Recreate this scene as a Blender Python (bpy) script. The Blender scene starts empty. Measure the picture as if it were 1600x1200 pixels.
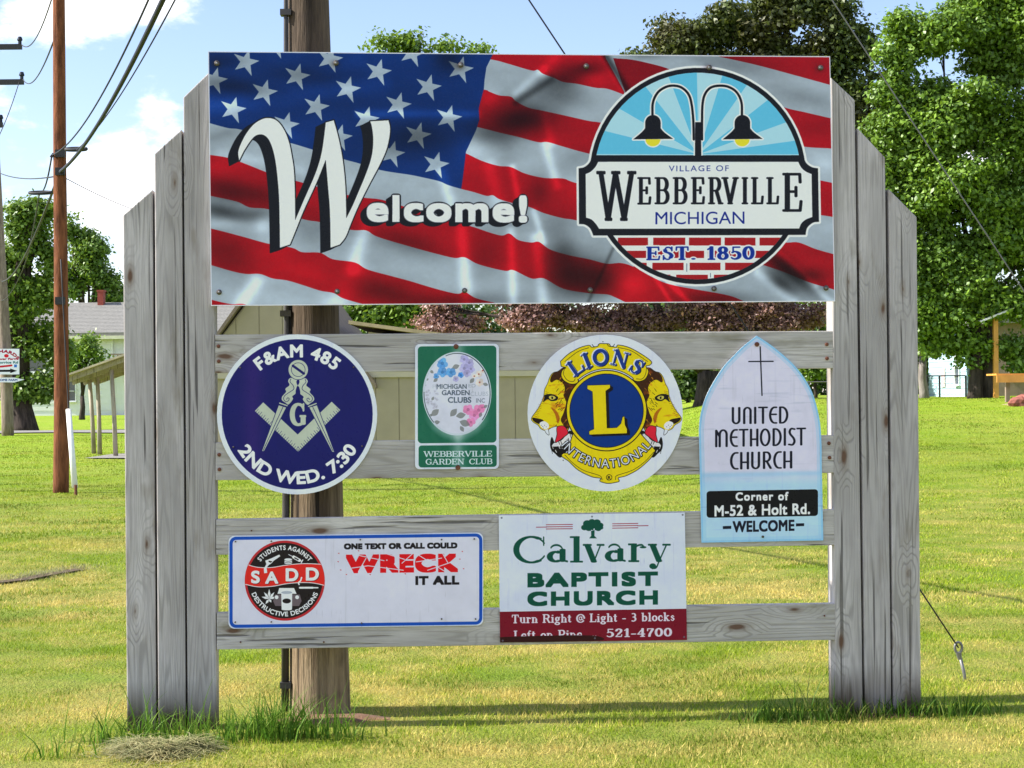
import bpy, bmesh, math, random
import numpy as np
from mathutils import Vector, Matrix

random.seed(7)
RNG = np.random.default_rng(11)
SC = bpy.context.scene
COL = SC.collection
R = math.radians

# ------------------------------------------------------------------ camera
FPX = 2600.0                     # focal length in photograph pixels (1600 wide)
EYE = 1.25
ROLL, PITCH, THETA = 0.0086, 0.0065, 0.0724
_cp, _sp, _cr, _sr = math.cos(PITCH), math.sin(PITCH), math.cos(ROLL), math.sin(ROLL)
_up0 = Vector((0, -_sp, _cp)); _rt0 = Vector((1, 0, 0))
C_FW = Vector((0, _cp, _sp))
C_RT = _cr * _rt0 - _sr * _up0
C_UP = _sr * _rt0 + _cr * _up0
CAM = Vector((0, 0, EYE))
cam_data = bpy.data.cameras.new('camera'); cam = bpy.data.objects.new('camera', cam_data); COL.objects.link(cam)
cam_data.sensor_width = 36.0; cam_data.lens = 36.0 * FPX / 1600.0
cam_data.clip_start = 0.05; cam_data.clip_end = 2000
m = Matrix((C_RT, C_UP, -C_FW)).transposed().to_4x4(); m.translation = CAM
cam.matrix_world = m
SC.camera = cam

# ------------------------------------------------------------------ world, sun, exposure
SUN_EL = R(40)
SUN_TO = Vector((-math.cos(R(3.4)) * math.cos(SUN_EL), -math.sin(R(3.4)) * math.cos(SUN_EL), math.sin(SUN_EL)))
W = bpy.data.worlds.new('World'); SC.world = W; W.use_nodes = True
SKY_STRENGTH = 0.112
SUN_STRENGTH = 5.0
SC.view_settings.view_transform = 'Standard'
SC.view_settings.look = 'None'
SC.view_settings.gamma = 1.0
SC.view_settings.use_curve_mapping = False
SC.view_settings.exposure = 1.08

def ray(px, py):
    px, py = float(px), float(py)
    return FPX * C_FW + (px - 800.0) * C_RT + (600.0 - py) * C_UP
def at(px, py, Y):
    """the point seen at photograph pixel (px, py) at depth Y (metres along +Y)"""
    v = ray(px, py)
    return CAM + v * (float(Y) / v.y)
# the sign's front plane: u along the sign, w up, depth behind the plane = t
S0 = Vector((0, 6.5, 0))
S_D = Vector((math.cos(THETA), math.sin(THETA), 0))
S_N = Vector((math.sin(THETA), -math.cos(THETA), 0))      # towards the viewer
def uw(px, py, off=0.0):
    v = ray(px, py)
    p0 = S0 + S_N * off
    t = ((p0 - CAM).dot(S_N)) / v.dot(S_N)
    X = CAM + v * t - p0
    return X.dot(S_D), X.z
def SP(u, w, off=0.0):
    return S0 + S_D * float(u) + S_N * float(off) + Vector((0, 0, float(w)))

def build_world():
    nt = W.node_tree; N = nt.nodes; Lk = nt.links
    N.clear()
    out = N.new('ShaderNodeOutputWorld'); bg = N.new('ShaderNodeBackground')
    sky = N.new('ShaderNodeTexSky'); sky.sky_type = 'NISHITA'; sky.sun_disc = False
    sky.sun_elevation = SUN_EL
    sky.sun_rotation = math.atan2(SUN_TO.x, SUN_TO.y)
    sky.altitude = 200; sky.air_density = 1.0; sky.dust_density = 0.6; sky.ozone_density = 1.6
    tc = N.new('ShaderNodeTexCoord')
    # flatten the direction so clouds stretch towards the horizon
    sep = N.new('ShaderNodeSeparateXYZ'); Lk.new(tc.outputs['Generated'], sep.inputs[0])
    zc = N.new('ShaderNodeMath'); zc.operation = 'MULTIPLY'; zc.inputs[1].default_value = 1.9; Lk.new(sep.outputs['Z'], zc.inputs[0])
    cmb = N.new('ShaderNodeCombineXYZ'); Lk.new(sep.outputs['X'], cmb.inputs['X']); Lk.new(sep.outputs['Y'], cmb.inputs['Y']); Lk.new(zc.outputs[0], cmb.inputs['Z'])
    n1 = N.new('ShaderNodeTexNoise'); n1.inputs['Scale'].default_value = 9.0; n1.inputs['Detail'].default_value = 9; n1.inputs['Roughness'].default_value = 0.6
    Lk.new(cmb.outputs[0], n1.inputs['Vector'])
    # cloud banks where the photograph shows them (directions in the sky)
    nc = N.new('ShaderNodeMath'); nc.operation = 'MULTIPLY_ADD'; nc.inputs[1].default_value = 1.7; nc.inputs[2].default_value = -.32; Lk.new(n1.outputs[0], nc.inputs[0])  # noise cover thickened so added clouds out of view raise the fill light
    acc = nc.outputs[0]
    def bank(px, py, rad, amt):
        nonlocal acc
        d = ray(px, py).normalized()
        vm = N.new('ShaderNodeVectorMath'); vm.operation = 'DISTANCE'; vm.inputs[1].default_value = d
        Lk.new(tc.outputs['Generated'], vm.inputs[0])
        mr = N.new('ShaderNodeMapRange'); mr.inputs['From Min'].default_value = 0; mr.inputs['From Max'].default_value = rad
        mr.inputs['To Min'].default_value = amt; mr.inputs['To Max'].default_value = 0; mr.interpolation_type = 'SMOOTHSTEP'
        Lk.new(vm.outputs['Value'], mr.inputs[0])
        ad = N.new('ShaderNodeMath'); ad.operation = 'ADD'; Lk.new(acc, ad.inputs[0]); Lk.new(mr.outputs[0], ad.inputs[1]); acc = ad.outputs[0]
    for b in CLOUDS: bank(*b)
    ramp = N.new('ShaderNodeMapRange'); ramp.interpolation_type = 'SMOOTHSTEP'
    ramp.inputs['From Min'].default_value = 0.52; ramp.inputs['From Max'].default_value = 0.80
    Lk.new(acc, ramp.inputs[0])
    mx = N.new('ShaderNodeMix'); mx.data_type = 'RGBA'
    tint = N.new('ShaderNodeMix'); tint.data_type = 'RGBA'; tint.blend_type = 'MULTIPLY'; tint.inputs[0].default_value = 1.0
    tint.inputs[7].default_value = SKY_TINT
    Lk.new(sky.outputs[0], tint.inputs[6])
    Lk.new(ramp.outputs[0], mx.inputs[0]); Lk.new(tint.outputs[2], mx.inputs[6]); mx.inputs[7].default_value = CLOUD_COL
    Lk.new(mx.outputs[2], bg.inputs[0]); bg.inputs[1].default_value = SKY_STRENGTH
    Lk.new(bg.outputs[0], out.inputs[0])
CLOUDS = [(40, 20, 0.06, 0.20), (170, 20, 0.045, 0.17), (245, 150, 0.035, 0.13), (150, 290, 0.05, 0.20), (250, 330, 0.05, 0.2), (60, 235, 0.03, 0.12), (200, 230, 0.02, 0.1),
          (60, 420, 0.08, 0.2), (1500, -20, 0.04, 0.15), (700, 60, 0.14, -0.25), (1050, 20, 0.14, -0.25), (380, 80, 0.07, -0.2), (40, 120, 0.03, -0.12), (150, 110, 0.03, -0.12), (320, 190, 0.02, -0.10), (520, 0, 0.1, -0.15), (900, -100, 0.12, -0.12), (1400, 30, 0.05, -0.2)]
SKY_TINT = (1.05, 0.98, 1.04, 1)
CLOUD_COL = (8.2, 8.0, 8.2, 1)  # brightened past white so clouds out of view add fill light
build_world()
sun_d = bpy.data.lights.new('sun', 'SUN'); sun = bpy.data.objects.new('sun', sun_d); COL.objects.link(sun)
sun_d.energy = SUN_STRENGTH; sun_d.angle = R(0.53); sun_d.color = (1.0, 0.95, 0.86)
sun.rotation_euler = SUN_TO.to_track_quat('Z', 'Y').to_euler()
sun.location = (-20, -5, 30)
# ================================================================== flat print painter
# Every printed sign face (lettering, emblems, the printed flag) is drawn here from outlines into a generated texture.
def flat(pts): return np.asarray(pts, dtype=float).reshape(-1, 2)
def arc(cx, cy, rx, ry, a0, a1, n=24):
    t = np.radians(np.linspace(a0, a1, n)); return np.stack([cx + rx * np.cos(t), cy - ry * np.sin(t)], 1)
def smooth(pts, closed=False, n=6):
    """Catmull-Rom through the points"""
    p = flat(pts)
    if closed: q = np.vstack([p[-1:], p, p[:2]])
    else: q = np.vstack([2 * p[:1] - p[1:2], p, 2 * p[-1:] - p[-2:-1]])
    out = []
    t = np.linspace(0, 1, n, endpoint=False)[:, None]
    for i in range(1, len(q) - 2):
        a, b, c, d = q[i - 1], q[i], q[i + 1], q[i + 2]
        out.append(0.5 * ((2 * b) + (c - a) * t + (2 * a - 5 * b + 4 * c - d) * t ** 2 + (3 * b - a - 3 * c + d) * t ** 3))
    if not closed: out.append(p[-1:])
    return np.vstack(out)

_GL = {}
def _splines(body):
    c = bpy.data.curves.new('tmp_text', 'FONT'); c.body = body; c.size = 1.0
    o = bpy.data.objects.new('tmp_text', c); COL.objects.link(o)
    bpy.context.view_layer.update()
    cu = o.to_curve(bpy.context.evaluated_depsgraph_get())
    res = []
    for s in cu.splines:
        bp = s.bezier_points; n = len(bp); pts = []
        for i in range(n):
            a, b = bp[i], bp[(i + 1) % n]
            p0, h0, h1, p1 = [np.array(v[:2]) for v in (a.co, a.handle_right, b.handle_left, b.co)]
            straight = np.linalg.norm((p0 + (p1 - p0) / 3) - h0) < 1e-3
            k = 1 if straight else 7
            for t in np.arange(k) / k:
                pts.append((1 - t) ** 3 * p0 + 3 * (1 - t) ** 2 * t * h0 + 3 * (1 - t) * t * t * h1 + t ** 3 * p1)
        res.append(np.array(pts))
    o.to_curve_clear(); bpy.data.objects.remove(o); bpy.data.curves.remove(c)
    return res
def glyph(ch):
    """outline contours (y up, em units) and advance width of a sans glyph"""
    if ch in _GL: return _GL[ch]
    if 'bar' not in _GL:
        b = sorted(_splines('||'), key=lambda c: c[:, 0].min()); _GL['bar'] = b[1][:, 0].min() - b[0][:, 0].min()
    s = sorted(_splines('|' + ch + '|'), key=lambda c: c[:, 0].min())
    x0 = s[0][:, 0].min(); x1 = s[-1][:, 0].min()
    adv = x1 - x0 - _GL['bar']
    org = _GL['bar']
    _GL[ch] = ([c - np.array([org, 0]) for c in s[1:-1]], adv)
    return _GL[ch]

# --- pen-drawn roman (serif) letters: skeletons swept with an upright elliptical pen
def A_(cx, cy, rx, ry, a0, a1): 
    t = np.radians(np.linspace(a0, a1, 22)); return np.stack([cx + rx * np.cos(t), cy + ry * np.sin(t)], 1)
def _P(*v): return flat(v)
X = 0.64   # x height
SERIF = {   # width, full strokes, thin strokes, serifs (x, y, half width)
 'W': (1.35, [_P(.06,1,.38,0), _P(.66,1,.98,0)], [_P(.38,0,.66,1), _P(.98,0,1.28,1)], [(.08,1,.15),(.67,1,.14),(1.27,1,.14)]),
 'w': (1.35, [_P(.1,1,.36,0), _P(.36,0,.62,1), _P(.62,1,.93,0), _P(.93,0,1.2,1)], [], [(.1,1,.14),(.63,1,.14),(1.2,1,.14),(.37,0,.11),(.92,0,.11)]),
 'E': (.82, [_P(.16,0,.16,1)], [_P(.1,1,.72,1,.74,.78), _P(.1,0,.74,0,.78,.25), _P(.2,.52,.55,.52), _P(.55,.64,.55,.4)], [(.13,1,.13),(.13,0,.13)]),
 'B': (.82, [_P(.16,0,.16,1), A_(.46,.755,.24,.245,-75,75), A_(.46,.265,.29,.265,-75,75)], [_P(.1,1,.5,1), _P(.16,.52,.5,.52), _P(.1,0,.5,0)], [(.13,1,.13),(.13,0,.13)]),
 'R': (.9, [_P(.16,0,.16,1), A_(.46,.75,.25,.25,-75,75), _P(.5,.5,.76,0)], [_P(.1,1,.5,1), _P(.16,.5,.5,.5)], [(.16,0,.16),(.12,1,.12),(.8,0,.11)]),
 'V': (.95, [_P(.1,1,.46,0)], [_P(.46,0,.84,1)], [(.12,1,.16),(.83,1,.13)]),
 'v': (.95, [_P(.12,1,.46,0), _P(.46,0,.8,1)], [], [(.13,1,.15),(.8,1,.13),(.46,0,.1)]),
 'I': (.38, [_P(.18,0,.18,1)], [], [(.18,0,.17),(.18,1,.17)]),
 'L': (.76, [_P(.17,0,.17,1)], [_P(.1,0,.7,0,.74,.27)], [(.17,1,.17),(.13,0,.13)]),
 'G': (.92, [A_(.46,.5,.38,.5,70,290), _P(.78,0.06,.78,.4)], [A_(.46,.5,.38,.5,35,70), A_(.46,.5,.38,.5,290,325), _P(.8,.7,.8,1)], [(.76,.42,.17)]),
 'A': (.98, [_P(.47,1,.82,0)], [_P(.12,0,.47,1), _P(.25,.33,.68,.33)], [(.13,0,.14),(.83,0,.16)]),
 'D': (.92, [_P(.16,0,.16,1), A_(.4,.5,.42,.5,-75,75)], [_P(.1,1,.5,1), _P(.1,0,.5,0)], [(.13,1,.13),(.13,0,.13)]),
 'N': (.98, [_P(.16,1,.8,0)], [_P(.16,0,.16,1), _P(.8,0,.8,1)], [(.16,0,.15),(.12,1,.12),(.82,1,.15)]),
 'C': (.9, [A_(.47,.5,.4,.5,60,300)], [A_(.47,.5,.4,.5,30,60), A_(.47,.5,.4,.5,300,330), _P(.8,.68,.8,.98)], []),
 'U': (.92, [np.vstack([_P(.18,1,.18,.35), A_(.46,.33,.28,.33,180,265)])], [np.vstack([A_(.46,.33,.28,.33,265,360), _P(.74,.35,.74,1)])], [(.18,1,.16),(.74,1,.14)]),
 'O': (.9, [A_(.44,.5,.38,.5,0,360)], [], []),
 'S': (.72, [smooth([(.2,.78),(.24,.62),(.48,.5),(.6,.32),(.54,.14)])], [smooth([(.6,.82),(.48,.97),(.3,.97),(.2,.84),(.2,.78)]), smooth([(.12,.2),(.24,.04),(.42,.02),(.54,.14)]), _P(.62,.72,.62,1), _P(.1,0,.1,.3)], []),
 'T': (.86, [_P(.42,0,.42,1)], [_P(.06,.76,.07,1,.78,1,.79,.76)], [(.42,0,.18)]),
 'P': (.82, [_P(.18,0,.18,1), A_(.46,.73,.25,.27,-75,75)], [_P(.1,1,.5,1), _P(.18,.46,.5,.46)], [(.18,0,.17),(.14,1,.14)]),
 '1': (.56, [_P(.3,0,.3,1)], [_P(.08,.8,.3,.97)], [(.3,0,.2)]),
 '8': (.7, [A_(.34,.26,.24,.26,0,360), A_(.34,.75,.2,.23,0,360)], [], []),
 '5': (.66, [A_(.28,.31,.28,.3,-90,90)], [A_(.28,.31,.28,.3,-140,-90), _P(.16,.55,.16,.97,.56,.97), A_(.28,.31,.28,.3,90,130)], []),
 '0': (.7, [A_(.34,.5,.26,.49,0,360)], [], []),
 '2': (.68, [smooth([(.12,.76),(.2,.94),(.38,.99),(.54,.86),(.5,.62),(.3,.34)])], [_P(.3,.34,.08,.02,.56,.02,.6,.24)], []),
 '4': (.72, [_P(.47,0,.47,1)], [_P(.47,.98,.05,.3,.66,.3)], [(.47,0,.18)]),
 '7': (.66, [smooth([(.56,.92),(.42,.6),(.3,.3),(.26,0)])], [_P(.1,.72,.1,.97,.58,.97)], []),
 '3': (.66, [A_(.28,.74,.22,.24,-70,120), A_(.27,.27,.27,.27,-120,75)], [_P(.22,.52,.34,.52)], []),
 '-': (.44, [_P(.08,.32,.34,.32)], [], []),
 '.': (.32, [_P(.14,.04,.16,.04)], [], []),
 '~': (.6, [], [smooth([(.06,.26),(.16,.36),(.3,.3),(.42,.24),(.52,.34)])], []),
 '@': (1.0, [A_(.5,.45,.44,.5,0,320)], [A_(.48,.45,.16,.2,0,360), _P(.66,.66,.64,.3,.8,.26)], []),
 'a': (.66, [_P(.44,.04,.44,.46), A_(.24,.2,.17,.18,60,300)], [np.vstack([A_(.26,.44,.18,.2,150,20), _P(.44,.46)]), _P(.3,.4,.44,.36), _P(.3,.02,.44,.1), _P(.44,.06,.58,.02)], []),
 'b': (.7, [_P(.15,0,.15,1), A_(.36,.32,.22,.31,-80,80)], [_P(.15,.5,.36,.63), _P(.15,.1,.36,.0)], [(.11,1,.11)]),
 'c': (.58, [A_(.32,.32,.24,.32,70,290)], [A_(.32,.32,.22,.32,290,330), A_(.32,.32,.2,.32,20,70)], []),
 'e': (.6, [A_(.31,.32,.24,.32,50,290)], [A_(.31,.32,.22,.32,0,50), A_(.31,.32,.22,.32,290,330), _P(.1,.34,.52,.34)], []),
 'f': (.44, [_P(.17,0,.17,.8)], [smooth([(.17,.8),(.24,.97),(.4,.95)]), _P(.02,X,.34,X)], [(.17,0,.15)]),
 'g': (.64, [A_(.28,.42,.18,.22,0,360), A_(.28,-.16,.24,.14,0,360)], [_P(.14,.16,.16,.04,.4,0), _P(.42,.58,.58,.64)], []),
 'h': (.72, [_P(.15,0,.15,1), _P(.54,0,.54,.44)], [A_(.36,.42,.18,.21,150,0)], [(.15,0,.14),(.11,1,.11),(.54,0,.14)]),
 'i': (.36, [_P(.17,0,.17,X), _P(.16,.9,.18,.9)], [], [(.17,0,.15),(.13,X,.11)]),
 'k': (.72, [_P(.15,0,.15,1), _P(.3,.36,.54,0)], [_P(.16,.26,.5,.62)], [(.15,0,.14),(.11,1,.11),(.58,0,.13),(.5,X,.12)]),
 'l': (.36, [_P(.17,0,.17,1)], [], [(.17,0,.16),(.12,1,.12)]),
 'n': (.72, [_P(.15,0,.15,X), _P(.54,0,.54,.44)], [A_(.36,.42,.18,.21,150,0)], [(.15,0,.14),(.11,X,.11),(.54,0,.14)]),
 'o': (.62, [A_(.31,.32,.24,.31,0,360)], [], []),
 'r': (.54, [_P(.16,0,.16,X), _P(.43,.53,.46,.53)], [smooth([(.16,.4),(.26,.58),(.4,.62),(.46,.56)])], [(.16,0,.15),(.12,X,.12)]),
 's': (.5, [smooth([(.13,.5),(.2,.38),(.34,.28),(.4,.16)])], [smooth([(.4,.5),(.3,.63),(.18,.6),(.13,.5)]), smooth([(.08,.14),(.2,.01),(.34,.03),(.4,.16)])], []),
 't': (.42, [_P(.17,.1,.17,.86)], [smooth([(.17,.1),(.24,.0),(.36,.06)]), _P(.02,X,.34,X)], []),
 'u': (.72, [_P(.15,X,.15,.2), _P(.54,0,.54,X)], [A_(.35,.2,.2,.2,180,330)], [(.11,X,.11),(.5,X,.11),(.6,0,.08)]),
 'q': (.66, [_P(.12,X,.36,0)], [smooth([(.62,X),(.36,0),(.26,-.24),(.12,-.28)]), ], [(.12,X,.14),(.62,X,.13)]),   # 'y'
 'z': (.66, [_P(.12,X,.36,0)], [_P(.36,0,.6,X)], [(.12,X,.14),(.6,X,.12)]),   # lower-case 'v'
}
# --- round-ended poster capitals of the arch-shaped church sign
DECO = {
 'U': (.62, [np.vstack([_P(.1,1,.1,.25), A_(.3,.22,.2,.22,180,270)]), np.vstack([A_(.3,.22,.2,.22,270,360), _P(.5,.25,.5,1)])]),
 'N': (.6, [np.vstack([_P(.1,0,.1,.78), A_(.3,.78,.2,.22,180,0), _P(.5,.78,.5,0)])]),
 'I': (.22, [_P(.1,0,.1,1)]),
 'T': (.56, [_P(.28,0,.28,1), _P(.04,1,.52,1)]),
 'E': (.52, [np.vstack([_P(.46,1,.36,1), A_(.36,.5,.28,.5,90,270), _P(.36,0,.46,0)]), _P(.2,.55,.44,.55)]),
 'D': (.62, [np.vstack([_P(.1,0,.1,1,.2,1), A_(.22,.5,.32,.5,90,-90), _P(.1,0)])]),
 'M': (.84, [_P(.08,0,.08,.96), np.vstack([_P(.3,0,.3,.7), A_(.52,.72,.22,.28,180,0), _P(.74,.7,.74,0)]), _P(.08,.98,.3,.6)]),
 'H': (.58, [_P(.1,0,.1,1), _P(.5,0,.5,1), _P(.1,.4,.5,.4)]),
 'O': (.68, [A_(.33,.5,.27,.5,0,360)]),
 'S': (.46, [smooth([(.4,.97),(.2,1),(.1,.84),(.14,.66),(.34,.42),(.4,.2),(.28,.01),(.06,.03)])]),
 'C': (.5, [np.vstack([_P(.46,1,.38,1), A_(.36,.5,.28,.5,90,270), _P(.38,0,.46,0)])]),
 'R': (.56, [_P(.1,0,.1,1), np.vstack([_P(.1,1,.26,1), A_(.26,.72,.2,.28,90,-90), _P(.12,.44)]), _P(.26,.44,.5,0)]),
}

class Shape:
    """filled contours plus pen strokes, all in photograph pixel coordinates"""
    def __init__(self, cont=None, pens=None): self.c = list(cont or []); self.p = list(pens or [])
    def __add__(self, o): return Shape(self.c + o.c, self.p + o.p)
    def moved(self, dx, dy):
        d = np.array([dx, dy]); return Shape([c + d for c in self.c], [(q + d, a, b) for q, a, b in self.p])
def poly(*pts): return Shape([flat(pts)])
def shp(c): return Shape([c])
def line(pts, w, w2=None): return Shape([], [(flat(pts), w / 2, (w2 or w) / 2)])
def disc(cx, cy, r, ry=None): return Shape([arc(cx, cy, r, ry or r, 0, 360, 72)[:-1]])

def _place(units, x0, yb0, x1, yb1, ytop_h, cap=1.0):
    pass
def layout(s, font, track=0.0, thick=.2, thin=.07):
    """contours and pens of a string in em-like units (y up), returns (contours, pens, width)"""
    x = 0; C = []; P = []
    lo, hi = 1e9, -1e9
    for ch in s:
        if font == 'sans':
            g, adv = glyph(ch) if ch != ' ' else ([], 0.3)
            k = 1 / 0.729
            for c in g: C.append((c + np.array([0, 0])) * k + np.array([x, 0])); lo = min(lo, C[-1][:, 0].min()); hi = max(hi, C[-1][:, 0].max())
            x += (adv + track) * k
        else:
            if ch == ' ': x += .42 + track; continue
            if font == 'serif':
                w, full, th, ser = SERIF[ch]
                for q in full: P.append((q + np.array([x, 0]), thick / 2, thin / 2 * 1.1))
                for q in th: P.append((q + np.array([x, 0]), thin / 2, thin / 2))
                for sx, sy, hw in ser: P.append((_P(sx - hw, sy, sx + hw, sy) + np.array([x, 0]), thin / 2 * .8, thin / 2))
                qs = full + th
            else:
                w, full = DECO[ch]
                for q in full: P.append((q + np.array([x, 0]), thick / 2, thin / 2))
                qs = full
            for q, a, b in P[-1:]: pass
            lo = min(lo, min(q[:, 0].min() for q in qs) + x - thick / 2); hi = max(hi, max(q[:, 0].max() for q in qs) + x + thick / 2)
            x += w + track
    return C, P, lo, hi
def text(s, x0, yb0, x1, yb1, cap, font='sans', track=0.0, thick=.2, thin=.07, slant=0.0, px=None):
    """string fitted between the two baseline ends, cap height in pixels; perpendicular to the baseline is straight up"""
    C, P, lo, hi = layout(s, font, track, thick, thin)
    if px:      # pen given in pixels: fit the skeleton, serifs included, inside the box
        ty = px[1]; thin = ty / cap
        for _ in range(6):
            k0 = (x1 - x0) / (hi - lo)
            f = lambda a: (px[0] if a > .075 else ty) / 2 / k0
            lo = min(q[:, 0].min() - f(a) for q, a, b in P); hi = max(q[:, 0].max() + f(a) for q, a, b in P)
        k0 = (x1 - x0) / (hi - lo)
        P = [(q, (px[0] if a > .075 else ty) / 2 / k0, b) for q, a, b in P]
    kx = (x1 - x0) / (hi - lo)
    def tr(q):
        u = (q[:, 0] - lo) * kx + slant * q[:, 1] * cap
        y = q[:, 1]
        if font != 'sans': y = thin / 2 + y * (1 - thin)
        return np.stack([x0 + u, yb0 + (yb1 - yb0) * u / (x1 - x0) - y * cap], 1)
    return Shape([tr(c) for c in C], [(tr(q), a * kx, b * cap) for q, a, b in P])
def arc_text(s, cx, cy, r, a0, a1, cap, inside=False, track=0.0, kx=1.0, thick=None, font='sans', rx=None):
    """string along a circle (angles in degrees, counter-clockwise from the right); inside: letters read along the bottom"""
    C = []; P = []
    adv = []; gl = []
    for ch in s:
        if font == 'serif' and ch != ' ':
            w, full, th, ser = SERIF[ch]; gl.append(('p', full, th, ser, w)); adv.append(w + track)
        else:
            g, a = glyph(ch) if ch != ' ' else ([], 0.3)
            gl.append(('c', [c / 0.729 for c in g], None, None, a / 0.729)); adv.append((a + track) / 0.729)
    tot = sum(adv) - track; x = 0
    k = (abs(a1 - a0) * math.pi / 180 * r) / tot
    sg = 1 if a1 > a0 else -1
    for g, a in zip(gl, adv):
        mid = x + g[4] / 2
        def tr(q):
            # each glyph stays straight, turned to its place on the circle
            th = R(a0 + sg * math.degrees(mid * k / r))
            u = (q[:, 0] - g[4] / 2) * k * kx; v = q[:, 1] * cap
            if inside: ox, oy = math.cos(th), -math.sin(th); ux, uy = -math.sin(th), -math.cos(th); vx, vy = -ox, -oy
            else: ox, oy = math.cos(th), -math.sin(th); ux, uy = math.sin(th), math.cos(th); vx, vy = ox, oy
            return np.stack([cx + ox * r + ux * u + vx * v, cy + oy * r + uy * u + vy * v], 1)
        if g[0] == 'c': C += [tr(c) for c in g[1]]
        else:
            for q in g[1]: P.append((tr(q), thick * cap / 2, thick * cap / 2))
            for q in g[2]: P.append((tr(q), thick * cap / 4, thick * cap / 4))
            for sx, sy, hw in g[3]: P.append((tr(_P(sx - hw, sy, sx + hw, sy)), thick * cap / 5, thick * cap / 5))
        x += a
    return Shape(C, P)

def inv_uw(u, w, off=0.0):
    v = SP(u, w, off) - CAM
    z = v.dot(C_FW); return 800 + FPX * v.dot(C_RT) / z, 600 - FPX * v.dot(C_UP) / z

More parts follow.
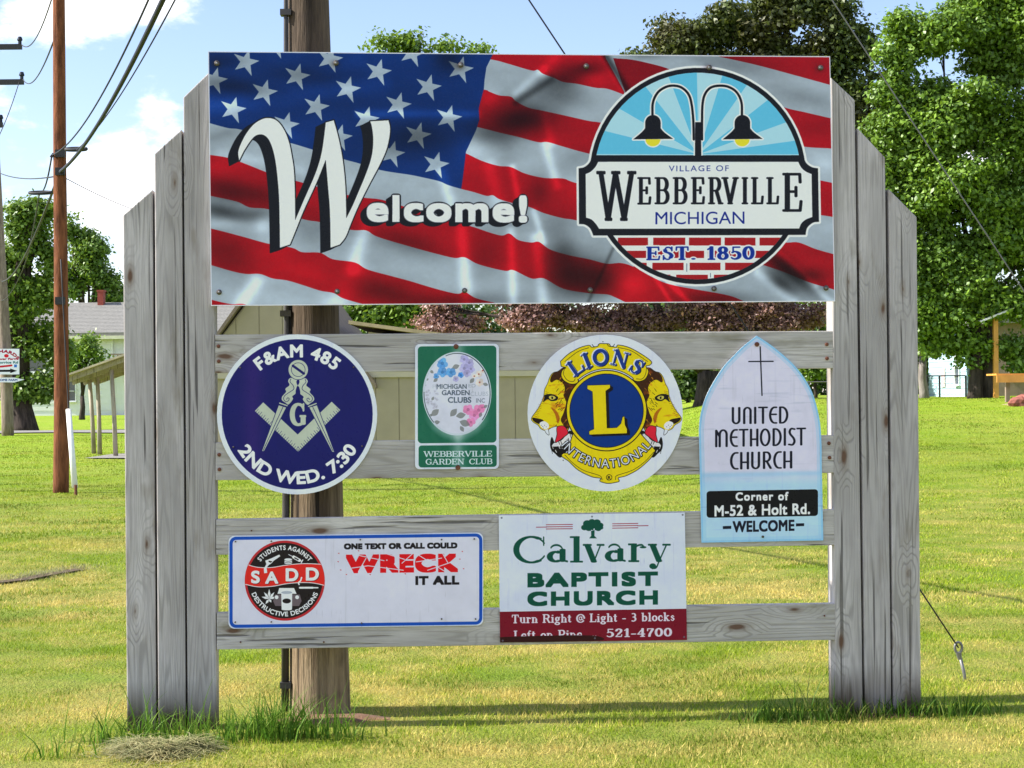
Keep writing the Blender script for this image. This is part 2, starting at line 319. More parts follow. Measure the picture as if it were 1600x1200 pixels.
class Canvas:
    """texture covering a rectangle of a sign plane; drawing is in photograph pixels"""
    def __init__(self, u0, u1, w0, w1, off, ppm=800):
        self.u0, self.u1, self.w0, self.w1, self.off = u0, u1, w0, w1, off
        self.W = int((u1 - u0) * ppm); self.H = int((w1 - w0) * ppm)
        self.ppm = ppm; self.k = ppm * 6.5 / FPX
        self.img = np.ones((self.H, self.W, 3))
        # projective map photo px -> canvas px from four exact correspondences
        src = []; dst = []
        for (u, w) in ((u0, w0), (u1, w0), (u1, w1), (u0, w1)):
            src.append(inv_uw(u, w, off)); dst.append(((u - u0) * ppm, (w1 - w) * ppm))
        Am = []; b = []
        for (x, y), (X_, Y_) in zip(src, dst):
            Am.append([x, y, 1, 0, 0, 0, -X_ * x, -X_ * y]); b.append(X_)
            Am.append([0, 0, 0, x, y, 1, -Y_ * x, -Y_ * y]); b.append(Y_)
        h = np.linalg.solve(np.array(Am), np.array(b)); self.Hm = np.append(h, 1).reshape(3, 3)
        self.Hi = np.linalg.inv(self.Hm)
        yy, xx = np.mgrid[0:self.H, 0:self.W] + 0.5
        d = self.Hi[2, 0] * xx + self.Hi[2, 1] * yy + self.Hi[2, 2]
        self.PX = (self.Hi[0, 0] * xx + self.Hi[0, 1] * yy + self.Hi[0, 2]) / d      # photo coords of every texel
        self.PY = (self.Hi[1, 0] * xx + self.Hi[1, 1] * yy + self.Hi[1, 2]) / d
    def T(self, q):
        d = q @ self.Hm[2, :2] + self.Hm[2, 2]
        return np.stack([(q @ self.Hm[0, :2] + self.Hm[0, 2]) / d, (q @ self.Hm[1, :2] + self.Hm[1, 2]) / d], 1)
    def _fill(self, M, conts):
        SS = 4
        pts = np.vstack(conts)
        x0 = max(int(pts[:, 0].min()) - 1, 0); x1 = min(int(pts[:, 0].max()) + 2, self.W)
        y0 = max(int(pts[:, 1].min()) - 1, 0); y1 = min(int(pts[:, 1].max()) + 2, self.H)
        if x1 <= x0 or y1 <= y0: return
        w = (x1 - x0) * SS; h = (y1 - y0) * SS
        D = np.zeros((h, w + 1), np.int32)
        for c in conts:
            q = (c - np.array([x0, y0])) * SS
            for a, b in zip(q, np.roll(q, -1, 0)):
                if a[1] == b[1]: continue
                s = 1
                if a[1] > b[1]: a, b, s = b, a, -1
                r0 = max(int(math.ceil(a[1] - .5)), 0); r1 = min(int(math.ceil(b[1] - .5)), h)
                if r1 <= r0: continue
                rows = np.arange(r0, r1)
                xs = a[0] + (rows + .5 - a[1]) * (b[0] - a[0]) / (b[1] - a[1])
                np.add.at(D, (rows, np.clip(np.ceil(xs - .5).astype(int), 0, w)), s)
        ins = (np.cumsum(D[:, :w], 1) != 0).astype(float)
        cov = ins.reshape(y1 - y0, SS, x1 - x0, SS).mean((1, 3))
        M[y0:y1, x0:x1] = np.maximum(M[y0:y1, x0:x1], cov)
    def _pen(self, M, q, rx, ry):
        q = flat(q)
        for a, b in zip(q[:-1], q[1:]):
            x0 = max(int(min(a[0], b[0]) - rx - 2), 0); x1 = min(int(max(a[0], b[0]) + rx + 3), self.W)
            y0 = max(int(min(a[1], b[1]) - ry - 2), 0); y1 = min(int(max(a[1], b[1]) + ry + 3), self.H)
            if x1 <= x0 or y1 <= y0: continue
            xs = (np.arange(x0, x1) + .5 - a[0]) / rx; ys = (np.arange(y0, y1) + .5 - a[1]) / ry
            dx, dy = (b[0] - a[0]) / rx, (b[1] - a[1]) / ry
            L2 = dx * dx + dy * dy
            t = np.clip((xs[None] * dx + ys[:, None] * dy) / L2, 0, 1) if L2 > 1e-9 else 0
            ex = xs[None] - t * dx; ey = ys[:, None] - t * dy
            d = np.sqrt(ex * ex + ey * ey)
            cov = np.clip(.5 + (1 - d) * min(rx, ry), 0, 1)
            M[y0:y1, x0:x1] = np.maximum(M[y0:y1, x0:x1], cov)
    def mask(self, sh, grow=0.0, square=False):
        M = np.zeros((self.H, self.W))
        if square:       # heavier letters with square corners
            M = self.mask(sh); r = grow * self.k; fl = int(r); fr = r - fl
            for ax in (0, 1):
                src = M; out = M.copy()
                for d in range(1, fl + 2):
                    wgt = 1.0 if d <= fl else fr
                    for sg in (d, -d): out = np.maximum(out, np.roll(src, sg, ax) * wgt)
                M = out
            return M
        if sh.c:
            cs = [self.T(c) for c in sh.c]
            self._fill(M, cs)
            if grow > 0:
                for c in cs: self._pen(M, np.vstack([c, c[:1]]), grow * self.k, grow * self.k)
        for q, rx, ry in sh.p: self._pen(M, self.T(q), (rx + grow) * self.k, (ry + grow) * self.k)
        return M
    def paint(self, sh, col, grow=0.0, alpha=1.0, clip=None, sq=False):
        M = (sh if isinstance(sh, np.ndarray) else self.mask(sh, grow, sq)) * alpha
        if clip is not None: M = M * clip
        M = M[..., None]
        col = np.asarray(col, float)
        if col.ndim == 1 and col.max() > 1.5: col = col / 255.0
        self.img = self.img * (1 - M) + col * M
    def noise(self, sx, sy, seed=0, octaves=3):
        """soft value noise over the canvas, about -1..1; sx, sy = cell size in photo pixels"""
        r = np.random.default_rng(seed); out = np.zeros((self.H, self.W)); amp = 1; tot = 0
        for o in range(octaves):
            nx = max(2, int(self.W / self.k / sx * 2 ** o) + 2); ny = max(2, int(self.H / self.k / sy * 2 ** o) + 2)
            g = r.uniform(-1, 1, (ny + 1, nx + 1))
            yy = np.linspace(0, ny - 1.001, self.H); xx = np.linspace(0, nx - 1.001, self.W)
            yi = yy.astype(int); xi = xx.astype(int); fy = (yy - yi)[:, None]; fx = (xx - xi)[None]
            fy = fy * fy * (3 - 2 * fy); fx = fx * fx * (3 - 2 * fx)
            a = g[yi][:, xi]; b = g[yi][:, xi + 1]; c = g[yi + 1][:, xi]; d = g[yi + 1][:, xi + 1]
            out += amp * ((a * (1 - fx) + b * fx) * (1 - fy) + (c * (1 - fx) + d * fx) * fy); tot += amp; amp *= .55
        return out / tot
    def image(self, name):
        im = bpy.data.images.new(name, self.W, self.H, alpha=False)
        buf = np.ones((self.H, self.W, 4), np.float32); v = self.img[::-1]; buf[..., :3] = np.clip((v + .12 * v ** 3) * np.array([1.015, .99, 1.0]), 0, .97)
        im.pixels.foreach_set(buf.ravel()); im.update(); im.pack()
        return im
# ================================================================== printed faces
def rect_canvas(pts, off, ppm=800, pad=0.0):
    uv = [uw(x, y, off) for x, y in pts]
    us = [p[0] for p in uv]; ws = [p[1] for p in uv]
    return Canvas(min(us) - pad, max(us) + pad, min(ws) - pad, max(ws) + pad, off, ppm)
def Z(x0, y0, s):
    """converter for coordinates measured in an enlargement of the photograph"""
    return lambda *v: flat(v) / s + np.array([x0, y0])
def below(b, ymax=520, x0=None, x1=None):
    b = flat(b); return Shape([np.vstack([b, [[b[-1, 0], ymax], [b[0, 0], ymax]]])])

STAR = flat([(5.4, -20), (21.4, -2), (9.4, 22), (-17, 12), (-18.6, -13)])
def star_shape(cx, cy, s=1.0):
    o = STAR * s; c = o.mean(0); pts = []
    order = [0, 1, 2, 3, 4]
    for i in order:
        a, b = o[i], o[(i + 1) % 5]
        pts.append(a); pts.append(c + ((a + b) / 2 - c) * 0.48)
    return poly(*[(cx + p[0], cy + p[1]) for p in pts])

def art_banner(cv):
    PXm, PYm = cv.PX, cv.PY
    white = np.array([184, 199, 211.]); red = np.array([190, 14, 32.]); blue = np.array([14, 56, 130.])
    A = np.ones((cv.H, cv.W, 3)) * white / 255
    cv.img = A
    P_ = lambda b, c: cv.paint(below(smooth(b)), c)
    # stripes right of the canton
    cv.paint(poly((771, 60), (1330, 60), (1330, 300), (720, 300)), red)
    P_([(700, 82), (768, 93), (792, 99), (830, 110), (840, 109), (848, 115), (866, 122), (880, 128), (902, 131), (930, 137), (950, 139), (980, 150)], white)
    P_([(700, 130), (756, 140), (764, 143), (780, 149), (798, 151), (806, 158), (825, 168), (848, 173), (880, 180), (920, 189), (940, 192), (990, 205)], red)
    P_([(700, 190), (748, 199), (780, 207), (810, 214), (840, 222), (856, 222), (880, 229), (920, 240), (990, 255)], white)
    P_([(700, 232), (726, 239), (752, 251), (778, 259), (798, 261), (820, 271), (850, 278), (880, 279), (900, 286), (990, 310)], red)
    # canton
    cv.paint(poly((300, 60), (771, 60), (771, 83), (760, 105), (757, 125), (756, 139), (748, 169), (749, 187), (744, 203), (728, 237), (726, 255), (723, 279), (720, 300), (300, 300)), blue)
    # right of the emblem
    cv.paint(poly((940, 70), (1330, 70), (1330, 480), (975, 480), (975, 143), (960, 115), (947, 92)), white)
    cv.paint(Shape([np.vstack([smooth([(958, 91), (985, 93), (1010, 98), (1040, 106), (1060, 116)]), smooth([(1060, 200), (1000, 170), (985, 160), (975, 139)])])]), red * .8)
    cv.paint(Shape([np.vstack([smooth([(1110, 84), (1122, 88), (1180, 101), (1240, 117), (1320, 139)]), [(1320, 70), (1110, 70)]])]), red * .93)
    cv.paint(Shape([np.vstack([smooth([(1190, 150), (1223, 167), (1260, 176), (1320, 190)]), smooth([(1320, 236), (1298, 232), (1250, 228), (1190, 210)])])]), red)
    cv.paint(Shape([np.vstack([smooth([(1240, 275), (1282, 282), (1320, 290)]), smooth([(1320, 342), (1302, 339), (1282, 336), (1240, 330)])])]), red)
    cv.paint(Shape([np.vstack([smooth([(1190, 375), (1226, 379), (1248, 379), (1277, 390), (1325, 403)]), smooth([(1325, 461), (1305, 453), (1264, 441), (1225, 425), (1180, 410)])])]), red)
    cv.paint(poly((730, 300), (1000, 300), (1000, 480), (730, 480)), red, clip=(PYm > 288) * (PXm < 1000) * 1.0)
    # lower stripes
    top1 = smooth([(310, 188), (326, 192), (356, 200), (374, 202), (410, 212), (456, 224), (486, 233), (538, 249), (560, 255), (596, 266), (640, 273), (660, 277), (686, 283), (700, 289), (720, 295), (740, 300), (760, 306), (770, 305), (780, 311), (800, 317), (826, 323), (850, 333), (880, 341), (900, 344), (990, 362)])
    cv.paint(below(top1), white)
    P_([(310, 242), (327, 242), (358, 247), (386, 257), (416, 269), (440, 277), (464, 283), (500, 293), (535, 303), (570, 309), (600, 313), (660, 332), (734, 353), (764, 363), (784, 368), (796, 365), (810, 375), (830, 379), (842, 378), (860, 390), (890, 399), (920, 405), (948, 412), (970, 411), (990, 417), (1023, 435), (1054, 446), (1131, 460), (1156, 468), (1180, 480)], red)
    P_([(310, 302), (329, 306), (370, 315), (390, 324), (420, 327), (476, 343), (500, 347), (548, 359), (572, 360), (590, 370), (640, 385), (680, 396), (710, 403), (726, 402), (748, 413), (788, 423), (802, 422), (830, 435), (850, 435), (880, 451), (920, 458), (948, 460), (960, 464), (985, 476)], white)
    P_([(310, 353), (329, 357), (346, 361), (380, 370), (420, 381), (456, 387), (472, 394), (500, 395), (520, 405), (554, 410), (574, 421), (610, 431), (640, 439), (680, 451), (714, 459), (726, 456), (744, 466), (776, 474), (800, 482)], red)
    P_([(310, 410), (329, 414), (360, 423), (384, 428), (406, 428), (426, 435), (448, 438), (472, 445), (500, 454), (522, 458), (536, 466), (570, 476), (590, 482)], white)
    P_([(310, 463), (329, 468), (360, 475), (380, 475), (400, 482)], red)
    isw = cv.img.mean(2) > .7
    for cx, cy in [(384, 97), (335, 125), (464, 119), (515, 92), (430, 70), (591, 112), (543, 139), (413, 144), (364, 171), (494, 167), (622, 164), (447, 195), (572, 186), (530, 214), (612, 240), (644, 83), (719, 108), (669, 136), (701, 184), (653, 211), (681, 257)]:
        cv.paint(star_shape(cx, cy), np.array([182, 200, 216.]))
    # printed cloth folds: bright and dark bands of the printed picture
    lum = np.ones((cv.H, cv.W))
    def band(x0, y0, x1, y1, w, amt):
        nonlocal lum
        dx, dy = x1 - x0, y1 - y0; L = math.hypot(dx, dy); ux, uy = dx / L, dy / L
        t = (PXm - x0) * ux + (PYm - y0) * uy; d = (PXm - x0) * -uy + (PYm - y0) * ux
        e = np.clip(1 - np.maximum(-t, t - L) / (w * 1.6), 0, 1); e = e * e * (3 - 2 * e)
        lum = lum * (1 + amt * np.exp(-(d / w) ** 2) * e)
    def blob(x, y, rx, ry, amt, rot=0):
        nonlocal lum
        c, s = math.cos(R(rot)), math.sin(R(rot)); dx, dy = PXm - x, PYm - y
        a = (dx * c + dy * s) / rx; b = (-dx * s + dy * c) / ry
        lum = lum * (1 + amt * np.exp(-(a * a + b * b)))
    lum *= .90
    # canton
    blob(365, 135, 70, 15, -.35, 8); blob(480, 118, 60, 16, -.3, 0); band(326, 160, 560, 96, 13, .12); band(326, 170, 600, 130, 14, .18)
    blob(650, 215, 70, 26, -.38); blob(700, 92, 24, 22, -.4); band(560, 178, 745, 178, 7, .3); blob(735, 225, 26, 26, .25); blob(440, 210, 60, 12, .15, 15)
    blob(600, 150, 120, 26, -.1); blob(345, 95, 40, 12, -.25)
    # below the canton, left
    band(330, 215, 400, 195, 9, -.12); band(345, 240, 470, 265, 9, .1); blob(350, 300, 40, 20, -.35, 15); blob(400, 305, 60, 18, -.35, 12); blob(345, 330, 45, 12, -.55, 12); blob(400, 335, 30, 10, -.3)
    blob(340, 262, 40, 14, .12); blob(345, 350, 30, 8, .15); blob(410, 350, 14, 16, .2); blob(350, 395, 60, 28, -.3, 12); band(410, 400, 440, 380, 30, .14); band(400, 440, 375, 478, 12, .3)
    band(575, 345, 550, 420, 12, .28); band(560, 425, 520, 478, 18, .2); blob(480, 425, 50, 14, .1, 15); blob(600, 455, 60, 20, -.35, 14); blob(420, 470, 60, 12, .08)
    blob(490, 355, 60, 30, -.15); blob(640, 380, 60, 18, -.3, 16); blob(720, 470, 90, 12, -.3)
    band(722, 360, 730, 478, 11, .34); band(798, 362, 802, 478, 8, .32); band(838, 372, 850, 478, 10, .34); band(690, 270, 705, 320, 9, .25)
    blob(760, 400, 26, 30, -.18); blob(892, 430, 42, 36, -.62, 14); blob(868, 350, 30, 30, -.2, 45); blob(880, 395, 20, 22, -.35)
    # right of the canton
    blob(812, 187, 56, 26, -.72, -8); blob(880, 125, 44, 17, -.45, -14); band(862, 124, 806, 160, 6, -.4); band(850, 108, 806, 146, 7, .22); blob(765, 155, 16, 14, .2); blob(760, 210, 40, 16, -.3, 10)
    band(850, 180, 862, 222, 8, .22); band(868, 90, 850, 112, 10, .2); blob(915, 108, 30, 10, -.32); blob(922, 122, 26, 14, .25); band(936, 84, 972, 142, 4, .15)
    band(944, 84, 986, 150, 6, -.55); blob(880, 150, 40, 16, -.28); band(852, 225, 870, 290, 8, .25); blob(792, 235, 16, 30, -.1); band(800, 262, 812, 320, 6, .3); band(765, 262, 780, 320, 12, .22); blob(842, 300, 18, 24, -.28)
    blob(900, 250, 40, 20, -.12); blob(800, 345, 26, 30, -.1); band(834, 330, 850, 378, 6, .3); blob(905, 300, 22, 24, .1)
    # by the emblem
    band(958, 388, 918, 474, 3, -.3); blob(935, 435, 30, 26, -.5, 0); blob(985, 445, 26, 20, .25); blob(1010, 400, 30, 60, .05)
    band(1045, 440, 1080, 476, 5, .45); band(1025, 435, 1050, 476, 4, .3); blob(1120, 468, 60, 12, -.4); blob(1150, 100, 80, 16, -.2, 12); blob(1250, 150, 60, 14, -.16, 14)
    blob(1290, 200, 50, 16, -.12); blob(1290, 255, 24, 14, .15); blob(1235, 425, 54, 14, -.75, 38); blob(1220, 442, 30, 12, -.6, 35); band(1185, 425, 1240, 470, 9, .35); band(1218, 396, 1275, 445, 5, .3); blob(1270, 430, 20, 12, -.3); band(1262, 440, 1300, 474, 6, .35); blob(1010, 84, 30, 8, -.3)
    for sd, sx, sy, am in ((1, 90, 40, .08), (2, 26, 14, .03), (5, 6, 5, .02)):
        lum = lum * (1 + am * cv.noise(sx, sy, sd))
    lum = .90 * (lum / .9) ** 1.05
    lum = np.clip(lum, .18, 1.2)
    img = cv.img * lum[..., None]
    # highlights wash the ink out slightly, dark folds go brownish
    hi = np.clip(lum - 1, 0, 1)[..., None] * .25; img = img + hi * (1 - img) * .6
    cv.img = np.clip(img, 0, 1)
    dk = np.array([26, 28, 36.]); wh = np.array([226, 228, 238.])
    # --- big W
    z = Z(350, 170, 5)
    Wo = Shape([np.vstack([smooth(z(118, 405, 112, 330, 150, 235, 190, 170, 240, 115, 300, 80, 350, 72, 400, 85, 440, 120, 480, 185, 510, 270, 530, 370, 545, 470, 552, 600, 555, 740, 556, 870)),
        smooth(z(558, 866, 625, 710, 700, 540, 740, 430, 765, 330, 780, 230, 795, 107)), smooth(z(857, 90, 885, 190, 910, 300, 930, 420, 945, 560, 952, 700, 955, 855)),
        smooth(z(958, 850, 1005, 755, 1050, 650, 1100, 530, 1140, 420, 1160, 330, 1165, 230, 1155, 140, 1142, 98)), smooth(z(1285, 90, 1297, 150, 1290, 230, 1265, 330, 1210, 450, 1130, 600, 1050, 760, 990, 900, 950, 1000, 905, 1060)),
        smooth(z(832, 1085, 830, 900, 825, 760, 815, 640, 805, 520, 795, 400)), smooth(z(793, 402, 770, 460, 730, 560, 680, 670, 620, 800, 560, 950, 515, 1060)), smooth(z(437, 1085, 435, 900, 430, 700, 420, 560, 405, 430, 385, 330, 355, 250, 320, 210, 280, 200, 240, 215, 200, 260, 155, 330))])])
    M = cv.mask(Wo, 1.8)
    for t in np.linspace(0, 1, 16): M = np.maximum(M, cv.mask(Wo.moved(-15 * t, 7.6 * t), 1.0))
    cv.paint(M, dk); cv.paint(Wo, wh)
    T_ = text('elcome!', 575.3, 344.2, 821.5, 345.2, 40, 'sans', track=.05)
    M = cv.mask(T_, 4.6)
    for t in np.linspace(0, 1, 10): M = np.maximum(M, cv.mask(T_.moved(-9.5 * t, 6 * t), 3.0))
    cv.paint(M, dk); cv.paint(T_, wh, grow=2.4, sq=True)
    # --- village emblem
    plate = lambda g=0: Shape([np.vstack([arc(901, 240, 25, 25, -90, 0, 10)[::1] * [1, 1] if False else
        smooth([(904 - g, 263 - g * .3), (913, 261 - g), (921, 254 - g * .9), (926 - g * .5, 242.5 - g)]), smooth([(1255 + g * .5, 242.5 - g), (1259, 254 - g * .9), (1268, 261 - g), (1278 + g, 263 - g * .3)]),
        smooth([(1279.5 + g, 346.5 + g * .3), (1270, 348 + g), (1261, 356 + g * .9), (1258.5 + g * .5, 367 + g)]), smooth([(927 - g * .5, 368 + g), (922, 357 + g * .9), (914, 351 + g), (904.6 - g, 350 + g * .3)])])])
    inner = Shape([np.vstack([smooth([(914.9, 272), (923, 268), (930, 261), (934.6, 252.8)]), smooth([(1247, 252.8), (1252, 262), (1259, 268), (1268, 272)]),
        smooth([(1269, 339), (1259, 343), (1252, 349), (1248.5, 357)]), smooth([(936, 357.5), (931, 350), (924, 343), (915.5, 340)])])])
    circ = disc(1090, 275, 169)
    cv.paint(circ, wh, grow=3.6); cv.paint(plate(), wh, grow=3.4)
    cv.paint(circ, dk); 
    ind = cv.mask(disc(1090, 275, 161.5))
    cv.paint(ind, wh)
    half = ind * (PYm < 243)
    ang = np.degrees(np.arctan2(241 - PYm, PXm - 1091))
    lightb = np.array([172, 214, 232.]) / 255; deep = np.array([100, 190, 220.]) / 255
    edges = [0, 8, 20, 38, 55, 73, 91, 111, 128, 150, 166, 182]
    sel = np.zeros_like(ang)
    for i in range(0, len(edges) - 1, 2):
        sel = np.maximum(sel, np.clip((ang - edges[i]) * 3 + .5, 0, 1) * np.clip((edges[i + 1] - ang) * 3 + .5, 0, 1))
    cv.paint(half, lightb[None, None] * (1 - sel[..., None]) + deep[None, None] * sel[..., None])
    low = ind * (PYm > 360)
    zb = Z(900, 240, 3.9)
    brick = Shape([])
    for (ys, xs) in (((512, 560), [(255, 438), (470, 665), (688, 883), (905, 1093), (1118, 1300)]), ((592, 636), [(300, 540), (565, 780), (803, 1000), (1022, 1300)]),
                     ((665, 710), [(380, 430), (465, 655), (692, 880), (908, 1200)]), ((738, 790), [(500, 575), (610, 803), (840, 1000)])):
        for a, b in xs: brick = brick + Shape([zb(a, ys[0], b, ys[0], b, ys[1], a, ys[1])])
    cv.paint(brick, np.array([166, 26, 34.]), clip=low)
    cv.paint(line([(1073, 412), (1073, 424)], 1.2), np.array([60, 90, 120.])); cv.paint(line([(1110, 427), (1110, 433)], 1), np.array([60, 90, 120.]))
    E_ = text('EST. 1850', 1010, 406.7, 1179, 405.8, 21.5, 'serif', track=.12, thick=.26, thin=.11)
    cv.paint(E_, wh, grow=2.2); cv.paint(E_, np.array([16, 50, 150.]))
    cv.paint(plate(), dk); cv.paint(inner, wh)
    # lamps
    zl = Z(800, 60, 2.79)
    arms = Shape([], [(smooth(zl(612, 340, 614, 280, 635, 236, 670, 212, 705, 206, 740, 215, 770, 245, 783, 290, 790, 360, 792, 440)), 1.9, 1.9),
                      (smooth(zl(1002, 340, 1000, 280, 980, 236, 945, 212, 905, 206, 865, 215, 840, 245, 830, 290, 828, 360, 828, 440)), 1.9, 1.9)])
    lamp = arms + Shape([zl(798, 365, 823, 365, 825, 520, 797, 520)])
    for s, cx in ((1, 614), (1, 1004)):
        lamp = lamp + Shape([np.vstack([arc(*zl(cx, 368)[0], 34 / 2.79, 34 / 2.79, 180, 0, 16), smooth(zl(cx + 34, 392, cx + 50, 410, cx + 88, 438)), smooth(zl(cx - 86, 440, cx - 50, 410, cx - 34, 392))])])
    bulbs = Shape([arc(*zl(614, 440)[0], 11.6, 11, 180, 360, 16), arc(*zl(1003, 440)[0], 11.6, 11, 180, 360, 16)])
    cv.paint(lamp, wh, grow=2.2, clip=half); cv.paint(bulbs, wh, grow=1.8)
    cv.paint(bulbs, np.array([222, 214, 50.])); cv.paint(lamp, dk * .9, clip=(PYm < 246) * 1.0)
    navy = np.array([24, 44, 140.])
    cv.paint(text('VILLAGE OF', 1045, 267.6, 1138.5, 267.2, 9.3, 'sans', track=.12), navy * .95)
    cv.paint(text('MICHIGAN', 1024, 350.4, 1163, 349.6, 20.3, 'sans', track=.0), navy)
    z8 = Z(920, 240, 4.571)
    def box(ch, a, b, yt, yb, th, tn=None):
        (xa, ya), (xb, yb_) = z8(a, yt)[0], z8(b, yb)[0]
        return text(ch, xa, yb_, xb, yb_, yb_ - ya, 'serif', px=(th, tn or 4.2))
    Wb = box('w', 52, 340, 130, 475, 8.0, 2.6) + box('E', 345, 447, 165, 367, 6.2)
    for ch, a, b in (('B', 468, 577), ('B', 598, 705), ('E', 728, 830), ('R', 850, 962), ('v', 945, 1072), ('I', 1090, 1138), ('L', 1157, 1250), ('L', 1266, 1360)):
        Wb = Wb + box(ch, a, b, 165, 365, 6.2)
    Wb = Wb + box('E', 1380, 1527, 135, 418, 8.6, 5.2)
    cv.paint(Wb, dk)
    # rust smears round the fixings and edge wear
    for x, y in ((339, 99), (525, 99), (720, 102), (916, 104), (1108, 106), (1282, 106)):
        d = np.exp(-(((PXm - x + 2) / 7) ** 2 + ((PYm - y - 1) / 6) ** 2))[..., None] * .4
        cv.img = cv.img * (1 - d) + np.array([.22, .15, .12]) * d

def wear(cv, amt=.03, seed=3, tint=(1, 1, 1)):
    n = cv.noise(60, 40, seed) * amt + cv.noise(9, 9, seed + 1) * amt * .5
    n = n - np.clip(cv.noise(5, 90, seed + 2, 3) - .35, 0, 1) * .09 - np.clip(cv.noise(2.2, 26, seed + 3, 2) - .66, 0, 1) * .3
    cv.img = np.clip(cv.img * (1 + n[..., None]) * np.array(tint), 0, 1)
def spots(cv, pts, col=(70, 62, 62), r=1.3):
    for x, y in pts: cv.paint(disc(x, y, r), col, alpha=.85)

def art_lodge(cv):
    cv.img[:] = np.array([212, 220, 236]) / 255
    body = disc(464.4, 647.3, 118, 117.4); navy = np.array([30, 32, 104.])
    M = cv.mask(body); cv.paint(M, navy)
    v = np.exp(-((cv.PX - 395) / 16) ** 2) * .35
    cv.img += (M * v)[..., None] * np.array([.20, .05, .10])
    wh = np.array([226, 230, 240.]); gr = np.array([184, 194, 178.])
    t1 = arc_text('F&AM 485', 464.4, 647.5, 90, 131, 49, 19.5, track=.03)
    t2 = arc_text('2ND WED. 7:30', 464.4, 647.5, 108, 211, 330, 19.5, inside=True, track=.03)
    cv.paint(t1, wh, grow=1.15); cv.paint(t2, wh, grow=1.15)
    z = Z(390, 550, 7.06)
    sq = Shape([z(150, 555, 530, 910, 905, 548, 1000, 640, 535, 1100, 58, 650)]); cv.paint(sq, gr)
    for k in range(26):   # ruler ticks along both arms
        f = (k + .7) / 26; L = 26 if k % 2 else 44
        for (a, b, n) in (((58, 650), (535, 1100), (1, -1)), ((1000, 640), (535, 1100), (-1, -1))):
            x = a[0] + (b[0] - a[0]) * f; y = a[1] + (b[1] - a[1]) * f
            cv.paint(Shape([], [(z(x, y, x + n[0] * L * .6, y + n[1] * L * .75), .35, .35)]), navy, alpha=.8)
    # compass
    ornL = smooth([(455, 285), (425, 320), (440, 365), (395, 405), (402, 440), (360, 490), (357, 530), (395, 560), (430, 578), (478, 520), (470, 490), (505, 460), (508, 430), (520, 385), (547, 345), (540, 305)], closed=True)
    orn = np.array(ornL); ornR = orn.copy(); ornR[:, 0] = 1066 - ornR[:, 0]; ornR[:, 1] += 4
    legs = Shape([z(*orn.ravel()), z(*ornR.ravel()), z(322, 588, 402, 612, 158, 1092, 138, 1092), z(660, 612, 742, 588, 932, 1102, 912, 1100)], [(z(332, 564, 414, 592), .9, .9), (z(650, 600, 734, 568), .9, .9)])
    ring = disc(466, 577.6, 15.2)
    cv.paint(legs, navy, grow=1.0); cv.paint(legs, gr); cv.paint(ring, navy, grow=.9); cv.paint(ring, gr)
    ln = lambda *p, w=.9: cv.paint(Shape([], [(smooth(z(*p)), w / 2, w / 2)]), navy)
    ln(370, 602, 150, 1086); ln(695, 602, 920, 1092)
    for mx in (0, 1):
        p = flat([(455, 298), (447, 330), (480, 370), (486, 410), (430, 450), (385, 485), (375, 520), (400, 548), (430, 535), (435, 512), (418, 506), (408, 522)])
        if mx: p[:, 0] = 1068 - p[:, 0]; p[:, 1] += 3
        ln(*p.ravel())
    c = arc(466, 577.6, 10.7, 10.7, 0, 360, 48); cv.paint(Shape([], [(c, .4, .4)]), navy)
    cv.paint(Shape([], [(z(478, 152, 598, 238), 1.9, 1.9)]), navy)
    cv.paint(text('G', 453, 665.4, 477.8, 665.4, 35.5, 'serif', thick=.3, thin=.09), gr, grow=.3)
    wear(cv, .04, 4); spots(cv, [(375.5, 574.5), (552.5, 573.5), (365, 698.5), (566, 697)], (60, 60, 80), 1.0)

def rrect(x0, y0, x1, y1, r, s=0.0):
    """rounded rectangle; s = vertical rise from left to right"""
    p = np.vstack([arc(x0 + r, y0 + r, r, r, 180, 90, 7), arc(x1 - r, y0 + r, r, r, 90, 0, 7), arc(x1 - r, y1 - r, r, r, 0, -90, 7), arc(x0 + r, y1 - r, r, r, -90, -180, 7)])
    p[:, 1] += -s * (p[:, 0] - x0) / (x1 - x0); return Shape([p])

